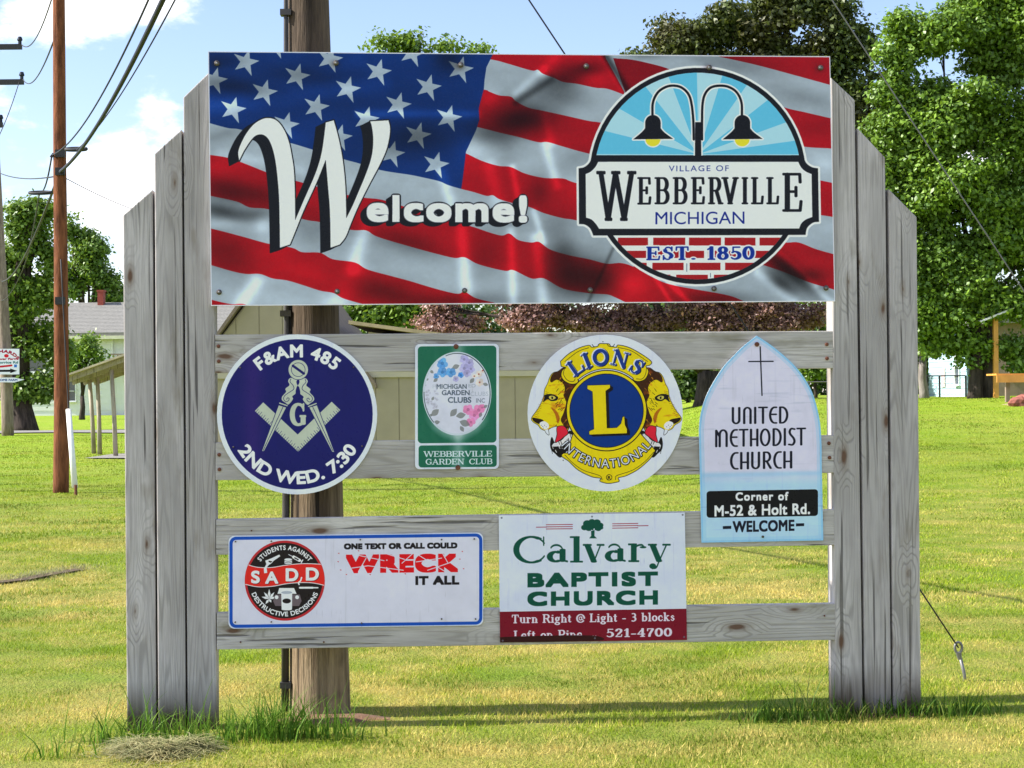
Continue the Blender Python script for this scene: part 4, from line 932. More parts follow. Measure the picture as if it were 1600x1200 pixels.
# ---------------------------------------------------------------- materials
class NT:
    def __init__(s, name):
        s.m = bpy.data.materials.new(name); s.m.use_nodes = True; s.t = s.m.node_tree; s.t.nodes.clear()
        s.out = s.t.nodes.new('ShaderNodeOutputMaterial')
    def n(s, typ, **k):
        nd = s.t.nodes.new('ShaderNode' + typ)
        for a, b in k.items(): setattr(nd, a, b)
        return nd
    def link(s, a, b): s.t.links.new(a, b)
    def math(s, op, a, b=None, c=None, clamp=False):
        nd = s.n('Math', operation=op); nd.use_clamp = clamp
        for i, x in enumerate((a, b, c)):
            if x is None: continue
            if isinstance(x, (int, float)): nd.inputs[i].default_value = x
            else: s.link(x, nd.inputs[i])
        return nd.outputs[0]
    def mix(s, f, a, b, bt='MIX'):
        nd = s.n('Mix', data_type='RGBA', blend_type=bt)
        for i, x in ((0, f), (6, a), (7, b)):
            if isinstance(x, (int, float)): nd.inputs[i].default_value = x
            elif isinstance(x, (tuple, list)): nd.inputs[i].default_value = (*x[:3], 1)
            else: s.link(x, nd.inputs[i])
        return nd.outputs[2]
    def noise(s, vec, scale, detail=3, rough=.5, dist=0):
        nd = s.n('TexNoise'); nd.inputs['Scale'].default_value = scale; nd.inputs['Detail'].default_value = detail
        nd.inputs['Roughness'].default_value = rough; nd.inputs['Distortion'].default_value = dist
        if vec is not None: s.link(vec, nd.inputs['Vector'])
        return nd.outputs[0]
    def map(s, vec, scale=(1, 1, 1), loc=(0, 0, 0), rot=(0, 0, 0)):
        nd = s.n('Mapping'); nd.inputs['Scale'].default_value = scale; nd.inputs['Location'].default_value = loc; nd.inputs['Rotation'].default_value = rot
        s.link(vec, nd.inputs['Vector']); return nd.outputs[0]
    def ramp(s, f, a, b, c0=0.0, c1=1.0):
        nd = s.n('MapRange'); nd.inputs[1].default_value = a; nd.inputs[2].default_value = b; nd.inputs[3].default_value = c0; nd.inputs[4].default_value = c1
        s.link(f, nd.inputs[0]); return nd.outputs[0]
    def obj(s): return s.n('TexCoord').outputs['Object']
    def pos(s): return s.n('NewGeometry').outputs['Position']
    def bump(s, h, strength=.3, dist=.01):
        nd = s.n('Bump'); nd.inputs['Strength'].default_value = strength; nd.inputs['Distance'].default_value = dist; s.link(h, nd.inputs['Height']); return nd.outputs[0]
    def bsdf(s, col, rough=.6, metal=0, normal=None, spec=None):
        b = s.n('BsdfPrincipled')
        for key, x in (('Base Color', col), ('Roughness', rough), ('Metallic', metal)):
            if isinstance(x, (int, float)): b.inputs[key].default_value = x
            elif isinstance(x, (tuple, list)): b.inputs[key].default_value = (*x[:3], 1)
            else: s.link(x, b.inputs[key])
        if spec is not None: b.inputs['Specular IOR Level'].default_value = spec
        if normal is not None: s.link(normal, b.inputs['Normal'])
        s.link(b.outputs[0], s.out.inputs[0]); return b
def M_plain(name, col, rough=.6, metal=0, var=.12, scale=8, bump=0.0):
    t = NT(name); p = t.obj(); n = t.noise(p, scale, 5, .6)
    c = t.mix(t.ramp(n, .3, .7), tuple(x * (1 - var) for x in col), tuple(min(1, x * (1 + var)) for x in col))
    t.bsdf(c, rough, metal, t.bump(n, bump, .02) if bump else None); return t.m
def M_wood(name, horiz, light=(.64, .60, .605), mid=(.34, .318, .32), dark=(.07, .07, .075), knots=True, warm=0.0):
    """silver weathered softwood: contour grain that bends round knots, fibres, checks"""
    t = NT(name); p = t.obj(); rnd = t.n('ObjectInfo').outputs['Random']
    sx, sz = (1.0, 9.0) if horiz else (9.0, 1.0)
    cb = t.n('CombineXYZ'); 
    for i, k in ((0, 31.0), (1, 17.0), (2, 53.0)): t.link(t.math('MULTIPLY', rnd, k), cb.inputs[i])
    va = t.n('VectorMath', operation='ADD'); t.link(p, va.inputs[0]); t.link(cb.outputs[0], va.inputs[1]); q = va.outputs[0]
    st = t.map(q, (sx * (.42 if horiz else 1.1), 1.0, sz * (1.1 if horiz else .42)))
    # knots: one cell in two carries one
    sq = t.n('SeparateXYZ'); t.link(q, sq.inputs[0]); cq = t.n('CombineXYZ'); t.link(sq.outputs[0], cq.inputs[0]); t.link(sq.outputs[2], cq.inputs[1])
    vo = t.n('TexVoronoi', voronoi_dimensions='2D'); vo.inputs['Scale'].default_value = 1.0; vo.inputs['Randomness'].default_value = 1.0
    nd = t.n('TexNoise'); nd.inputs['Scale'].default_value = 14; nd.inputs['Detail'].default_value = 2; t.link(cq.outputs[0], nd.inputs['Vector'])
    sv = t.n('VectorMath', operation='MULTIPLY_ADD'); t.link(nd.outputs['Color'], sv.inputs[0]); sv.inputs[1].default_value = (.010, .010, 0); t.link(cq.outputs[0], sv.inputs[2])
    t.link(t.map(sv.outputs[0], (2.6, 7.5, 1) if horiz else (7.5, 2.6, 1)), vo.inputs['Vector'])
    vc = t.n('SeparateColor'); t.link(vo.outputs['Color'], vc.inputs[0]); off = t.math('MULTIPLY', t.math('GREATER_THAN', vc.outputs[0], .55), 9.0)
    d = t.math('ADD', vo.outputs['Distance'], off)
    g = t.noise(st, .62, 2.5, .5, .15)
    pull = t.ramp(d, .0, .36, .16, 0.0)
    g2 = t.math('ADD', g, pull)
    rings = t.math('SINE', t.math('MULTIPLY', g2, 185.0))
    line_ = t.math('MULTIPLY', t.ramp(rings, .25, 1.0), t.ramp(t.noise(t.map(q, (2, 2, 2)), 1.5, 3), .35, .62))
    fib = t.noise(t.map(q, (6 if horiz else 150, 60, 150 if horiz else 6)), 1, 3, .65)
    big = t.noise(t.map(q, (1.2 if horiz else 7, 3, 7 if horiz else 1.2)), 1, 3, .6)
    c = t.mix(t.ramp(big, .3, .72), mid, light)
    c = t.mix(t.math('MULTIPLY', line_, .52), c, dark)
    c = t.mix(t.ramp(fib, .42, .70, 0, .75), c, (light[0] * .52, light[1] * .5, light[2] * .5))
    # dark checks along the grain
    ck = t.noise(t.map(q, (1.1 if horiz else 55, 30, 55 if horiz else 1.1)), 1, 2, .5)
    ckm = t.ramp(ck, .635, .675); c = t.mix(t.math('MULTIPLY', ckm, .8), c, (.045, .04, .04))
    # stains
    stn = t.noise(t.map(q, (2.5 if horiz else 9, 9, 9 if horiz else 2.5)), 1, 4, .6)
    c = t.mix(t.ramp(stn, .58, .70, 0, .62), c, (.17, .155, .085) if horiz else (.20, .165, .125))
    blot = t.noise(t.map(q, (3, 3, 3)), 1, 4, .7); c = t.mix(t.ramp(blot, .45, .75, 0, .45), c, (.36, .33, .29))
    if knots:
        dk_ = t.math('ADD', d, t.ramp(vc.outputs[1], 0, 1, -.03, .05)); kn = t.ramp(dk_, .03, .075, .9, 0); kh = t.ramp(dk_, .05, .18, .6, 0)
        c = t.mix(kh, c, (.20, .15, .11)); c = t.mix(kn, c, (.12, .06, .035))
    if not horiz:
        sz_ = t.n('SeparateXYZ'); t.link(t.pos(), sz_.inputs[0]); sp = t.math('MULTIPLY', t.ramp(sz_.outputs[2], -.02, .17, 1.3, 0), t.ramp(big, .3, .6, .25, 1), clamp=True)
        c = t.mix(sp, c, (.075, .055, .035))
    if warm: c = t.mix(warm, c, (.30, .2, .12))
    h = t.math('ADD', t.math('MULTIPLY', line_, -.6), t.math('ADD', t.math('MULTIPLY', fib, .8), t.math('MULTIPLY', ckm, -2.0)))
    t.bsdf(c, .78, 0, t.bump(h, .5, .0022), .3); return t.m
def M_print(name, img, rough=.32):
    t = NT(name); uv = t.n('UVMap'); uv.uv_map = 'UVMap'; im = t.n('TexImage'); im.image = img; im.extension = 'EXTEND'
    t.link(uv.outputs[0], im.inputs[0])
    n = t.noise(t.pos(), 2.2, 2, .4); n2 = t.noise(t.pos(), 60, 2)
    rg = t.ramp(n2, .3, .7, rough - .06, rough + .1)
    t.bsdf(im.outputs[0], rg, 0, t.bump(n, .12, .02), .12); return t.m
def M_leaf(name, c1, c2, c3, trans=.35, rough=.45):
    """leaf faces: colour differs from leaf to leaf and clump to clump"""
    t = NT(name); g = t.n('NewGeometry'); r = g.outputs['Random Per Island']
    n = t.noise(g.outputs['Position'], .55, 2, .5)
    c = t.mix(t.ramp(r, 0, 1), c1, c2); c = t.mix(t.ramp(n, .38, .68, 0, .75), c, c3)
    b = t.n('BsdfPrincipled'); t.link(c, b.inputs['Base Color']); b.inputs['Roughness'].default_value = rough; b.inputs['Specular IOR Level'].default_value = .45
    tr = t.n('BsdfTranslucent'); tc = t.mix(.5, c, (c2[0] * 1.5, c2[1] * 1.35, c2[2] * .7), 'MIX'); t.link(tc, tr.inputs[0])
    mx = t.n('MixShader'); mx.inputs[0].default_value = trans; t.link(b.outputs[0], mx.inputs[1]); t.link(tr.outputs[0], mx.inputs[2]); t.link(mx.outputs[0], t.out.inputs[0]); return t.m
def M_bark(name, c1, c2, sc=6):
    t = NT(name); p = t.pos(); n = t.noise(t.map(p, (sc, sc, sc * .18)), 2, 5, .65); c = t.mix(t.ramp(n, .35, .65), c1, c2)
    t.bsdf(c, .9, 0, t.bump(n, .8, .03), .2); return t.m

# ---------------------------------------------------------------- terrain
def sstep(a, b, x):
    t = np.clip((np.asarray(x, float) - a) / (b - a), 0, 1); return t * t * (3 - 2 * t)
def ground_z(x, y):
    x = np.asarray(x, float); y = np.asarray(y, float)
    left = .54 * sstep(22, 75, y)
    right = 1.08 * sstep(8, 48, y)
    b = sstep(.4, 6.0, x - .03 * (y - 20))
    z = left * (1 - b) + right * b
    mound = .16 * np.exp(-(((x - 12.2) / 1.9) ** 2 + ((y - 38) / 3.5) ** 2))
    und = .02 * np.sin(x * .9 + 1) * np.sin(y * .7) * sstep(8, 14, y)
    return z + mound + und - .032 * (1 - sstep(6.9, 10, y))
def G(x, y, dz=0): return Vector((x, y, float(ground_z(x, y)) + dz))
def gx(px, Y):
    """world x of photograph column px at depth Y near the ground"""
    return at(px, 640, Y).x
# ================================================================== materials
m_post = M_wood('weathered_post_wood', False)
m_rail = M_wood('weathered_rail_wood', True, light=(.65, .615, .60), mid=(.39, .367, .36), dark=(.13, .12, .10))
m_edge = M_plain('sheet_edge_white', (.72, .74, .77), .45, 0, .06, 20)
m_rust = M_plain('rusted_steel', (.16, .06, .035), .8, .3, .4, 60)
m_bolt = M_plain('dark_bolt_steel', (.10, .085, .075), .5, .7, .3, 60)
m_steel = M_plain('galvanised_steel', (.20, .20, .20), .5, .6, .15, 30)
m_darksteel = M_plain('dark_conduit', (.055, .05, .048), .5, .3, .25, 12)
m_cable = M_plain('black_cable', (.015, .016, .02), .7, 0, .2, 10)
m_cable_b = M_plain('blue_black_cable', (.010, .014, .035), .8, 0, .2, 10)
def M_pole():
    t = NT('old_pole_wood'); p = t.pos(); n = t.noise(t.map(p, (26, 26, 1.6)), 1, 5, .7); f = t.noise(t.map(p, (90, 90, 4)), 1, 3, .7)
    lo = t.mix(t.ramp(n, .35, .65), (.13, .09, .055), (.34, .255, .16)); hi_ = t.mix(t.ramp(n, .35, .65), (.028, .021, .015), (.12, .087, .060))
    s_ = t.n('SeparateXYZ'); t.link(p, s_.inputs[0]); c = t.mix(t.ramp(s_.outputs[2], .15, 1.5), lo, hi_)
    ck = t.ramp(t.noise(t.map(p, (34, 34, 1.0)), 1, 2), .64, .68); c = t.mix(t.math('MULTIPLY', ck, .85), c, (.02, .015, .012))
    ds = t.ramp(t.noise(p, 7, 3, .6), .6, .75, 0, .6); c = t.mix(ds, c, (.07, .05, .04))
    t.bsdf(c, .85, 0, t.bump(t.math('ADD', t.math('MULTIPLY', ck, -2), t.math('ADD', n, f)), .9, .012), .2); return t.m
m_pole_grey = M_pole()
m_pole_brown = M_bark('brown_pole_wood', (.085, .030, .014), (.24, .088, .040), 8)
m_pole_far = M_bark('far_pole_wood', (.16, .12, .10), (.30, .24, .20), 8)
m_soil = M_plain('bare_soil', (.17, .09, .05), .95, 0, .4, 14, .8)
m_gravel = M_plain('gravel_drive', (.22, .21, .20), .9, 0, .2, 30, .5)

def m_lawn():
    t = NT('mown_lawn'); p = t.pos()
    big = t.noise(p, .55, 4, .6, .4); mid = t.noise(p, 2.6, 5, .65); fine = t.noise(t.map(p, (60, 60, 60)), 1, 3, .7)
    strp = t.noise(t.map(p, (.35, 1.3, 1)), 1, 3, .6)
    c = t.mix(t.ramp(fine, .3, .7), (.14, .25, .008), (.31, .45, .022))
    yl = t.math('ADD', t.ramp(big, .40, .62, 0, .62), t.math('ADD', t.ramp(mid, .45, .68, 0, .38), t.ramp(strp, .5, .7, 0, .25)), clamp=True)
    sy = t.n('SeparateXYZ'); t.link(p, sy.inputs[0]); near = t.ramp(sy.outputs[1], 10, 22, .82, .22)
    yl = t.math('MULTIPLY', yl, near)
    c = t.mix(yl, c, (.58, .45, .13))
    soil = t.ramp(fine, .70, .78, 0, .5); c = t.mix(soil, c, (.26, .19, .07))
    nr = t.ramp(sy.outputs[1], 14, 40, .45, 0); c = t.mix(nr, c, t.mix(t.ramp(mid, .35, .65), (.045, .065, .012), (.17, .14, .05)))  # near ground darkened in its colour, standing for shade between the blades
    h = t.math('ADD', t.math('MULTIPLY', fine, 1), t.math('MULTIPLY', mid, 1.5))
    t.bsdf(c, .85, 0, t.bump(h, .9, .035), .15); return t.m
def m_grass(name, g1, g2, straw, amt=1.0):
    t = NT(name); g = t.n('NewGeometry'); p = g.outputs['Position']; r = g.outputs['Random Per Island']
    big = t.noise(p, .55, 4, .6, .4); mid = t.noise(p, 2.6, 5, .65); strp = t.noise(t.map(p, (.35, 1.3, 1)), 1, 3, .6)
    c = t.mix(r, g1, g2); dn = t.noise(t.map(p, (.5, 1.6, 1)), .8, 4, .6); c = t.mix(t.ramp(dn, .46, .62, 0, .9), c, tuple(x * .58 for x in g1))
    yl = t.math('ADD', t.ramp(big, .40, .62, 0, .62), t.math('ADD', t.ramp(mid, .45, .68, 0, .38), t.ramp(strp, .5, .7, 0, .25)))
    r2 = t.math('FRACT', t.math('MULTIPLY', r, 7.31))
    sy = t.n('SeparateXYZ'); t.link(p, sy.inputs[0]); near = t.ramp(sy.outputs[1], 10, 22, .82, .22)
    sel = t.ramp(t.math('SUBTRACT', t.math('MULTIPLY', yl, amt), t.math('MULTIPLY', r2, .75)), -.15, .35)
    c = t.mix(t.math('MULTIPLY', sel, near), c, straw)
    b = t.n('BsdfPrincipled'); t.link(c, b.inputs['Base Color']); b.inputs['Roughness'].default_value = .5; b.inputs['Specular IOR Level'].default_value = .12
    tr = t.n('BsdfTranslucent'); t.link(c, tr.inputs[0]); mx = t.n('MixShader'); mx.inputs[0].default_value = .35
    t.link(b.outputs[0], mx.inputs[1]); t.link(tr.outputs[0], mx.inputs[2]); t.link(mx.outputs[0], t.out.inputs[0]); return t.m
m_lawn_ = m_lawn()
m_blade = m_grass('grass_blades', (.13, .235, .008), (.38, .47, .026), (.72, .56, .18))
m_tall = m_grass('tall_grass_blades', (.05, .13, .012), (.16, .30, .03), (.34, .32, .10), .35)
m_hay = m_grass('cut_dry_grass', (.12, .15, .05), (.52, .50, .27), (.55, .46, .24), .6)

# ================================================================== ground
def build_ground():
    ys = np.concatenate([np.arange(-12, 4, 1.0), np.arange(4, 16, .2), np.arange(16, 60, .6), np.arange(60, 130, 4), np.geomspace(130, 900, 24)])
    xs = np.concatenate([-np.geomspace(900, 30, 24), np.arange(-28, -8, 1.0), np.arange(-8, 8.01, .25), np.arange(9, 29, 1.0), np.geomspace(30, 900, 24)])
    Xg, Yg = np.meshgrid(xs, ys); Zg = ground_z(Xg, Yg)
    near = (np.abs(Xg) < 9) & (Yg > 4) & (Yg < 30)
    Zg = Zg + near * RNG.normal(0, .004, Xg.shape)
    V_ = np.stack([Xg, Yg, Zg], -1).reshape(-1, 3); nx = len(xs); ny = len(ys)
    i = (np.arange(ny - 1)[:, None] * nx + np.arange(nx - 1)[None]).ravel()
    o = mesh_np('lawn_ground', V_, np.stack([i, i + 1, i + 1 + nx, i + nx], 1), m_lawn_, smooth=True)
    tag(o, kind='structure', label='sunlit mown lawn sloping up to the houses')
build_ground()

def ribbon(name, pts, w, mat, dz, kind, label, n=24):
    """flat strip following the ground"""
    P = smooth(pts, n=n); V_ = []; 
    for i, p in enumerate(P):
        t = P[min(i + 1, len(P) - 1)] - P[max(i - 1, 0)]; t = t / np.linalg.norm(t); nn = np.array([-t[1], t[0]])
        for s in (-1, -.5, 0, .5, 1): q = p + nn * w * .5 * s; V_.append((q[0], q[1], float(ground_z(q[0], q[1])) + dz))
    F_ = [(i * 5 + k, i * 5 + k + 1, i * 5 + 6 + k, i * 5 + 5 + k) for i in range(len(P) - 1) for k in range(4)]
    return tag(mesh_np(name, V_, F_, mat), kind=kind, label=label)
ribbon('gravel_path', [(-40, 49.5), (-20, 48.6), (-8, 48.2), (-3.5, 48)], 2.2, m_gravel, .03, 'structure', 'grey gravel path crossing the lawn before the white house')

def blades(name, n_fn, mat, label, seed=1, xy=None, h=(.03, .055), w=.003, lean=.5, parent=None, kind='stuff', seg=1):
    r = np.random.default_rng(seed); x, y = xy; n = len(x); z = ground_z(x, y) - .004
    a = r.uniform(0, 2 * math.pi, n); hh = r.uniform(h[0], h[1], n); ln = r.uniform(.05, lean, n) * hh; la = r.uniform(0, 2 * math.pi, n)
    ww = w * r.uniform(.6, 1.3, n) if np.isscalar(w) else w * r.uniform(.6, 1.3, n)
    dx, dy = np.cos(a) * ww, np.sin(a) * ww; tx, ty = np.cos(la) * ln, np.sin(la) * ln
    if seg == 1:
        V_ = np.stack([np.stack([x - dx, y - dy, z], 1), np.stack([x + dx, y + dy, z], 1), np.stack([x + tx, y + ty, z + hh], 1)], 1).reshape(-1, 3)
        F_ = np.arange(3 * n).reshape(n, 3)
        return tag(mesh_np(name, V_, F_, mat, parent), kind=kind, label=label)
    rows = []
    for k in range(seg + 1):
        f = k / seg; bend = f ** 1.8; wk = 1 - f ** 1.5 * .95
        rows.append(np.stack([x + tx * bend - dx * wk, y + ty * bend - dy * wk, z + hh * (f - .25 * bend * f * np.minimum(ln / hh, 1))], 1))
        rows.append(np.stack([x + tx * bend + dx * wk, y + ty * bend + dy * wk, z + hh * (f - .25 * bend * f * np.minimum(ln / hh, 1))], 1))
    V_ = np.stack(rows, 1).reshape(-1, 3); m_ = 2 * (seg + 1); b = np.arange(n)[:, None] * m_
    F_ = np.concatenate([b + np.array([[2 * k, 2 * k + 1, 2 * k + 3, 2 * k + 2]]) for k in range(seg)], 0)
    return tag(mesh_np(name, V_, F_, mat, parent), kind=kind, label=label)
def scatter(y0, y1, dens, seed, margin=.34):
    r = np.random.default_rng(seed); n = int(dens * (y1 - y0) * (y1 + y0) * margin)
    y = np.sqrt(r.uniform(y0 ** 2, y1 ** 2, n)); x = r.uniform(-margin, margin, n) * y * 1.08
    return x, y
def lawn_blades():
    X_, Y_, H_, W_ = [], [], [], []
    for (a, b, d, w, h) in ((5.2, 9.5, 8200, .0022, .026), (9.5, 15, 3000, .0038, .028), (15, 27, 900, .006, .032), (27, 46, 230, .011, .032)):
        x, y = scatter(a, b, d, int(a * 10))
        rut = np.abs(y - (11.75 + .9 * (x + 3.6) ** 1)) < .0
        X_.append(x); Y_.append(y); W_.append(np.full(len(x), w)); H_.append(np.full(len(x), h))
    x = np.concatenate(X_); y = np.concatenate(Y_); w = np.concatenate(W_); hb = np.concatenate(H_)
    patch = .7 + .45 * (np.sin(x * 2.1 + 3 * np.sin(y * .8)) * np.sin(y * 1.7 + x) * .5 + .5)
    r = np.random.default_rng(3); hs = r.uniform(.45, 1.0, len(x)) * patch
    # per-blade height through the (h0,h1) range
    z = ground_z(x, y) - .004; a = r.uniform(0, 6.283, len(x)); hh = hb * hs; ln = r.uniform(.1, 1.1, len(x)) * hh; la = r.uniform(0, 6.283, len(x)); ww = w * r.uniform(.6, 1.3, len(x))
    dx, dy = np.cos(a) * ww, np.sin(a) * ww; tx, ty = np.cos(la) * ln, np.sin(la) * ln
    V_ = np.stack([np.stack([x - dx, y - dy, z], 1), np.stack([x + dx, y + dy, z], 1), np.stack([x + tx, y + ty, z + hh], 1)], 1).reshape(-1, 3)
    tag(mesh_np('short_grass', V_, np.arange(3 * len(x)).reshape(-1, 3), m_blade), kind='stuff', label='short yellowing grass blades of the mown lawn')
lawn_blades()

# ================================================================== the wooden sign frame
frame = empty('sign_frame', SP(uw(200, 1125)[0], 0), 'large weathered grey wooden frame of stepped posts and horizontal rails holding every sign', 'sign frame')
DEPTH = -S_N
def sign_poly(pts, off): return [SP(*uw(x, y, off), off) for x, y in pts]
def sprism(name, pts, off, depth, mat, parent, bevel=.004, label=None):
    mb = MB(); mb.prism(sign_poly(pts, off)[::-1], DEPTH * depth)
    o = mb.build(name, mat, parent, bevel=bevel); 
    if label: o['label'] = label
    return o
# post front faces: bottom-left, bottom-right, top-right, top-left in the photograph
POSTS = [((198.5, 1128), (244.1, 1131), (238.1, 296), (192, 336)), ((247.20000000000002, 1131), (290.1, 1136), (283.3, 202), (241.20000000000002, 240)), ((293.2, 1136), (338, 1142), (333.5, 106), (286.29999999999995, 152)), ((1305.5, 1115), (1348.6, 1114), (1335.6, 156), (1298.5, 121)), ((1351.9, 1114), (1393.1, 1113), (1383.1, 246), (1339.9, 200)), ((1396.2, 1113), (1439.5, 1112), (1432.5, 339), (1388.5, 295))]
lab = [None, None, None, None, None, 'outermost right post with a dark knot at its slanted top']
for i, p in enumerate(POSTS):
    off = (-.004, .001, -.002, 0, -.003, .001)[i]
    p = ((p[0][0] + .3, p[0][1] + 40), (p[1][0] + .3, p[1][1] + 40), p[2], p[3])
    post = sprism('post', p, off, .105, m_post, frame, .0045, lab[i])
RAILS = [((336, 523), (1302, 517), (1302, 575.5), (336, 583)), ((336.5, 691.5), (1303, 680), (1303, 739), (336.5, 750.5)),
         ((337.5, 811.5), (1304, 796), (1304, 852), (337.5, 867)), ((338.5, 957.5), (1306, 943), (1306, 1000), (338.5, 1015))]
def bolt(name, px, py, r, off, h, mat, parent, n=10, ring=None):
    u, w = uw(px, py, off); mb = MB(); c = SP(u, w, off)
    rr = r * 6.5 / FPX
    mb.tube([c, c + S_N * h * .7, c + S_N * h], [rr, rr, rr * .55], n)
    o = mb.build(name, mat, parent, smooth=False)
    return o
SCREWS = {0: [(341.5, 541), (342, 564.5), (1291.5, 538), (1292, 560)], 1: [(342.5, 710.5), (343, 733.5), (1295, 692.5), (1296, 715)],
          2: [(393, 829), (1285, 812)], 3: [(376, 1003), (506, 1003), (1288, 962)]}
for i, p in enumerate(RAILS):
    rl = sprism('rail', p, -.002, .038, m_rail, frame, .003)
    for x, y in SCREWS[i]: bolt('screw', x, y, 3.0 if i < 2 else 1.3, -.002, .006, m_rust, rl, 8)
# hidden cross rails the big panel is bolted to
for p in (((332, 92), (1292, 98), (1292, 126), (332, 122)), ((332, 436), (1292, 430), (1292, 462), (332, 470))):
    sprism('rail', p, -.108, .038, m_rail, frame, .003)

# ================================================================== sign panels
def sign_panel(name, outline, art, off, thick, label, cat, ppm, bolts=(), parts=(), rough=.32):
    base = sign_poly([outline[0]], off)[0]
    us = [uw(x, y, off) for x, y in outline]; cu = sum(a for a, b in us) / len(us); cw = min(b for a, b in us)
    t = empty(name, SP(cu, cw, off - thick), label, cat)
    cv = rect_canvas(outline, off, ppm); art(cv); img = cv.image(name + '_print')
    mp = M_print(name + '_print', img, rough)
    mb = MB(); mb.prism(sign_poly(outline, off)[::-1], DEPTH * thick, mi_front=1)
    o = mb.build('panel', [m_edge, mp], t)
    me = o.data; uvl = me.uv_layers.new(name='UVMap'); o0 = org(t)
    for poly_ in me.polygons:
        for li in poly_.loop_indices:
            X_ = me.vertices[me.loops[li].vertex_index].co + o0 - S0; u = X_.dot(S_D); w = X_.z
            uvl.data[li].uv = ((u - cv.u0) / (cv.u1 - cv.u0), (w - cv.w0) / (cv.w1 - cv.w0))
    for (x, y, r, mt) in bolts: bolt('bolt', x, y, r, off, .007, mt, t)
    return t
BAN = [(325, 80), (1297, 88), (1305, 471), (329.5, 478)]
def art_banner2(cv):
    art_banner(cv)
    p = flat(BAN); cv.paint(Shape([], [(np.vstack([p, p[:1]]), 1.5, 1.5)]), np.array([214, 218, 226.]))
bb = [(339, 99), (525, 98.5), (720, 101.5), (916, 103.5), (1108, 105.5), (1282, 106)] + [(342.5, 456.5), (527, 455.5), (726, 454), (922, 453), (1115.5, 451), (1290.5, 450)]
ban = sign_panel('welcome_sign', BAN, art_banner2, .016, .012, 'big welcome panel printed with a waving striped flag and a round village emblem', 'sign', 800,
    [(x, y, 4.2, m_bolt) for x, y in bb], rough=.24)
for x, y in bb: bolt('bolt', x, y, 2.0, .023, .004, m_steel, ban, 8)
circ_pts = lambda cx, cy, rx, ry, n=64: [tuple(q) for q in arc(cx, cy, rx, ry, 90, -270, n + 1)[:-1]]
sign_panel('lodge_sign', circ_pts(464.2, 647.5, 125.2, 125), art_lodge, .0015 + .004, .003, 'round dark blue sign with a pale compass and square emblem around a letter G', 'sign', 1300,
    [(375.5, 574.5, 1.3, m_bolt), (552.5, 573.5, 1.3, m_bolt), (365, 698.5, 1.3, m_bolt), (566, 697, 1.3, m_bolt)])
sign_panel('garden_club_sign', [tuple(q) for q in rrect(648.6, 537.6, 779.6, 733.2, 7, .5).c[0]], art_garden, .0055, .003, 'small green and white garden club sign with a faded floral oval', 'sign', 1500,
    [(712.5, 541.5, 4.0, m_rust), (715.5, 730.5, 4.0, m_rust)])
sign_panel('lions_club_sign', circ_pts(945.5, 645.3, 121.2, 122.4), art_lions, .0055, .003, 'round white sign with two lion heads beside a blue disc and yellow letter L', 'sign', 1300)
_l = smooth([(1182, 524.4), (1161, 541), (1145, 557), (1128, 576), (1105.5, 614), (1095, 646), (1092, 672)], n=5); _r = smooth([(1284, 727), (1283.5, 690), (1280, 653), (1268, 610.5), (1245, 575), (1213, 545.5), (1183, 524.4)], n=5)[:-1]
ARCH = np.vstack([_l, [(1094, 760), (1096, 848)], [(1286.5, 844.5)], _r])
sign_panel('methodist_church_sign', [tuple(q) for q in ARCH][::-1], art_arch, .0065, .004, 'pale blue arch shaped church sign with a thin cross and a black box below', 'sign', 1300,
    [(1182.5, 538, 3.8, m_rust), (1191.8, 838.5, 2.0, m_bolt)])
sign_panel('crash_warning_sign', [tuple(q) for q in rrect(357, 837.4, 755, 982.4, 9, 5.2).c[0]], art_sadd, .0055, .003, 'wide white sign with a blue border, round red and black badge and WRECK in red', 'sign', 1300,
    [(x, y, 1.3, m_bolt) for x, y in ((368, 846), (424, 845.5), (563, 843), (690, 843), (741, 842), (367.5, 972), (424, 971.5), (565, 973.5), (690, 967), (743, 967))])
sign_panel('baptist_church_sign', [(779.3, 805.4), (1070, 801), (1073.4, 1000), (781.3, 1004)], art_baptist, .0055, .003, 'square white sign with green serif lettering over a maroon band', 'sign', 1300)
def fix_orient():
    # circles/arches were listed clockwise or not: make every printed face look at the viewer
    for o in bpy.data.objects:
        if o.type == 'MESH' and o.name.startswith('panel'):
            bm = bmesh.new(); bm.from_mesh(o.data); bmesh.ops.recalc_face_normals(bm, faces=bm.faces); bm.to_mesh(o.data); bm.free()
fix_orient()

# ================================================================== poles, wires
def pole_path(pts, Y, z0=None):
    return [at(x, y, Y) for x, y, w in pts], [w / 2 * Y / FPX for x, y, w in pts]
PY_ = 6.74
P, Rr = pole_path([(500.5, 1150, 97), (500, 1095, 95), (498.5, 1020, 92), (496, 900, 86), (495, 780, 82), (491, 500, 78), (488, 300, 73), (482, 0, 64), (473, -600, 58), (462, -1600, 52)], PY_)
pole1 = empty('utility_pole', Vector((P[0].x, P[0].y, 0)), 'thick weathered utility pole standing directly behind the sign frame', 'utility pole')
def fine_pole(P, Rr, name, mat, parent, nseg=10, n=28, rough=.0015, seed=1):
    r = np.random.default_rng(seed); P2, R2 = [], []
    for i in range(len(P) - 1):
        for k in range(nseg): f = k / nseg; P2.append(P[i].lerp(P[i + 1], f)); R2.append(Rr[i] * (1 - f) + Rr[i + 1] * f)
    P2.append(P[-1]); R2.append(Rr[-1]); mb = MB(); mb.tube(P2, R2, n)
    o = mb.build(name, mat, parent, smooth=True)
    return o
fine_pole(P, Rr, 'shaft', m_pole_grey, pole1)
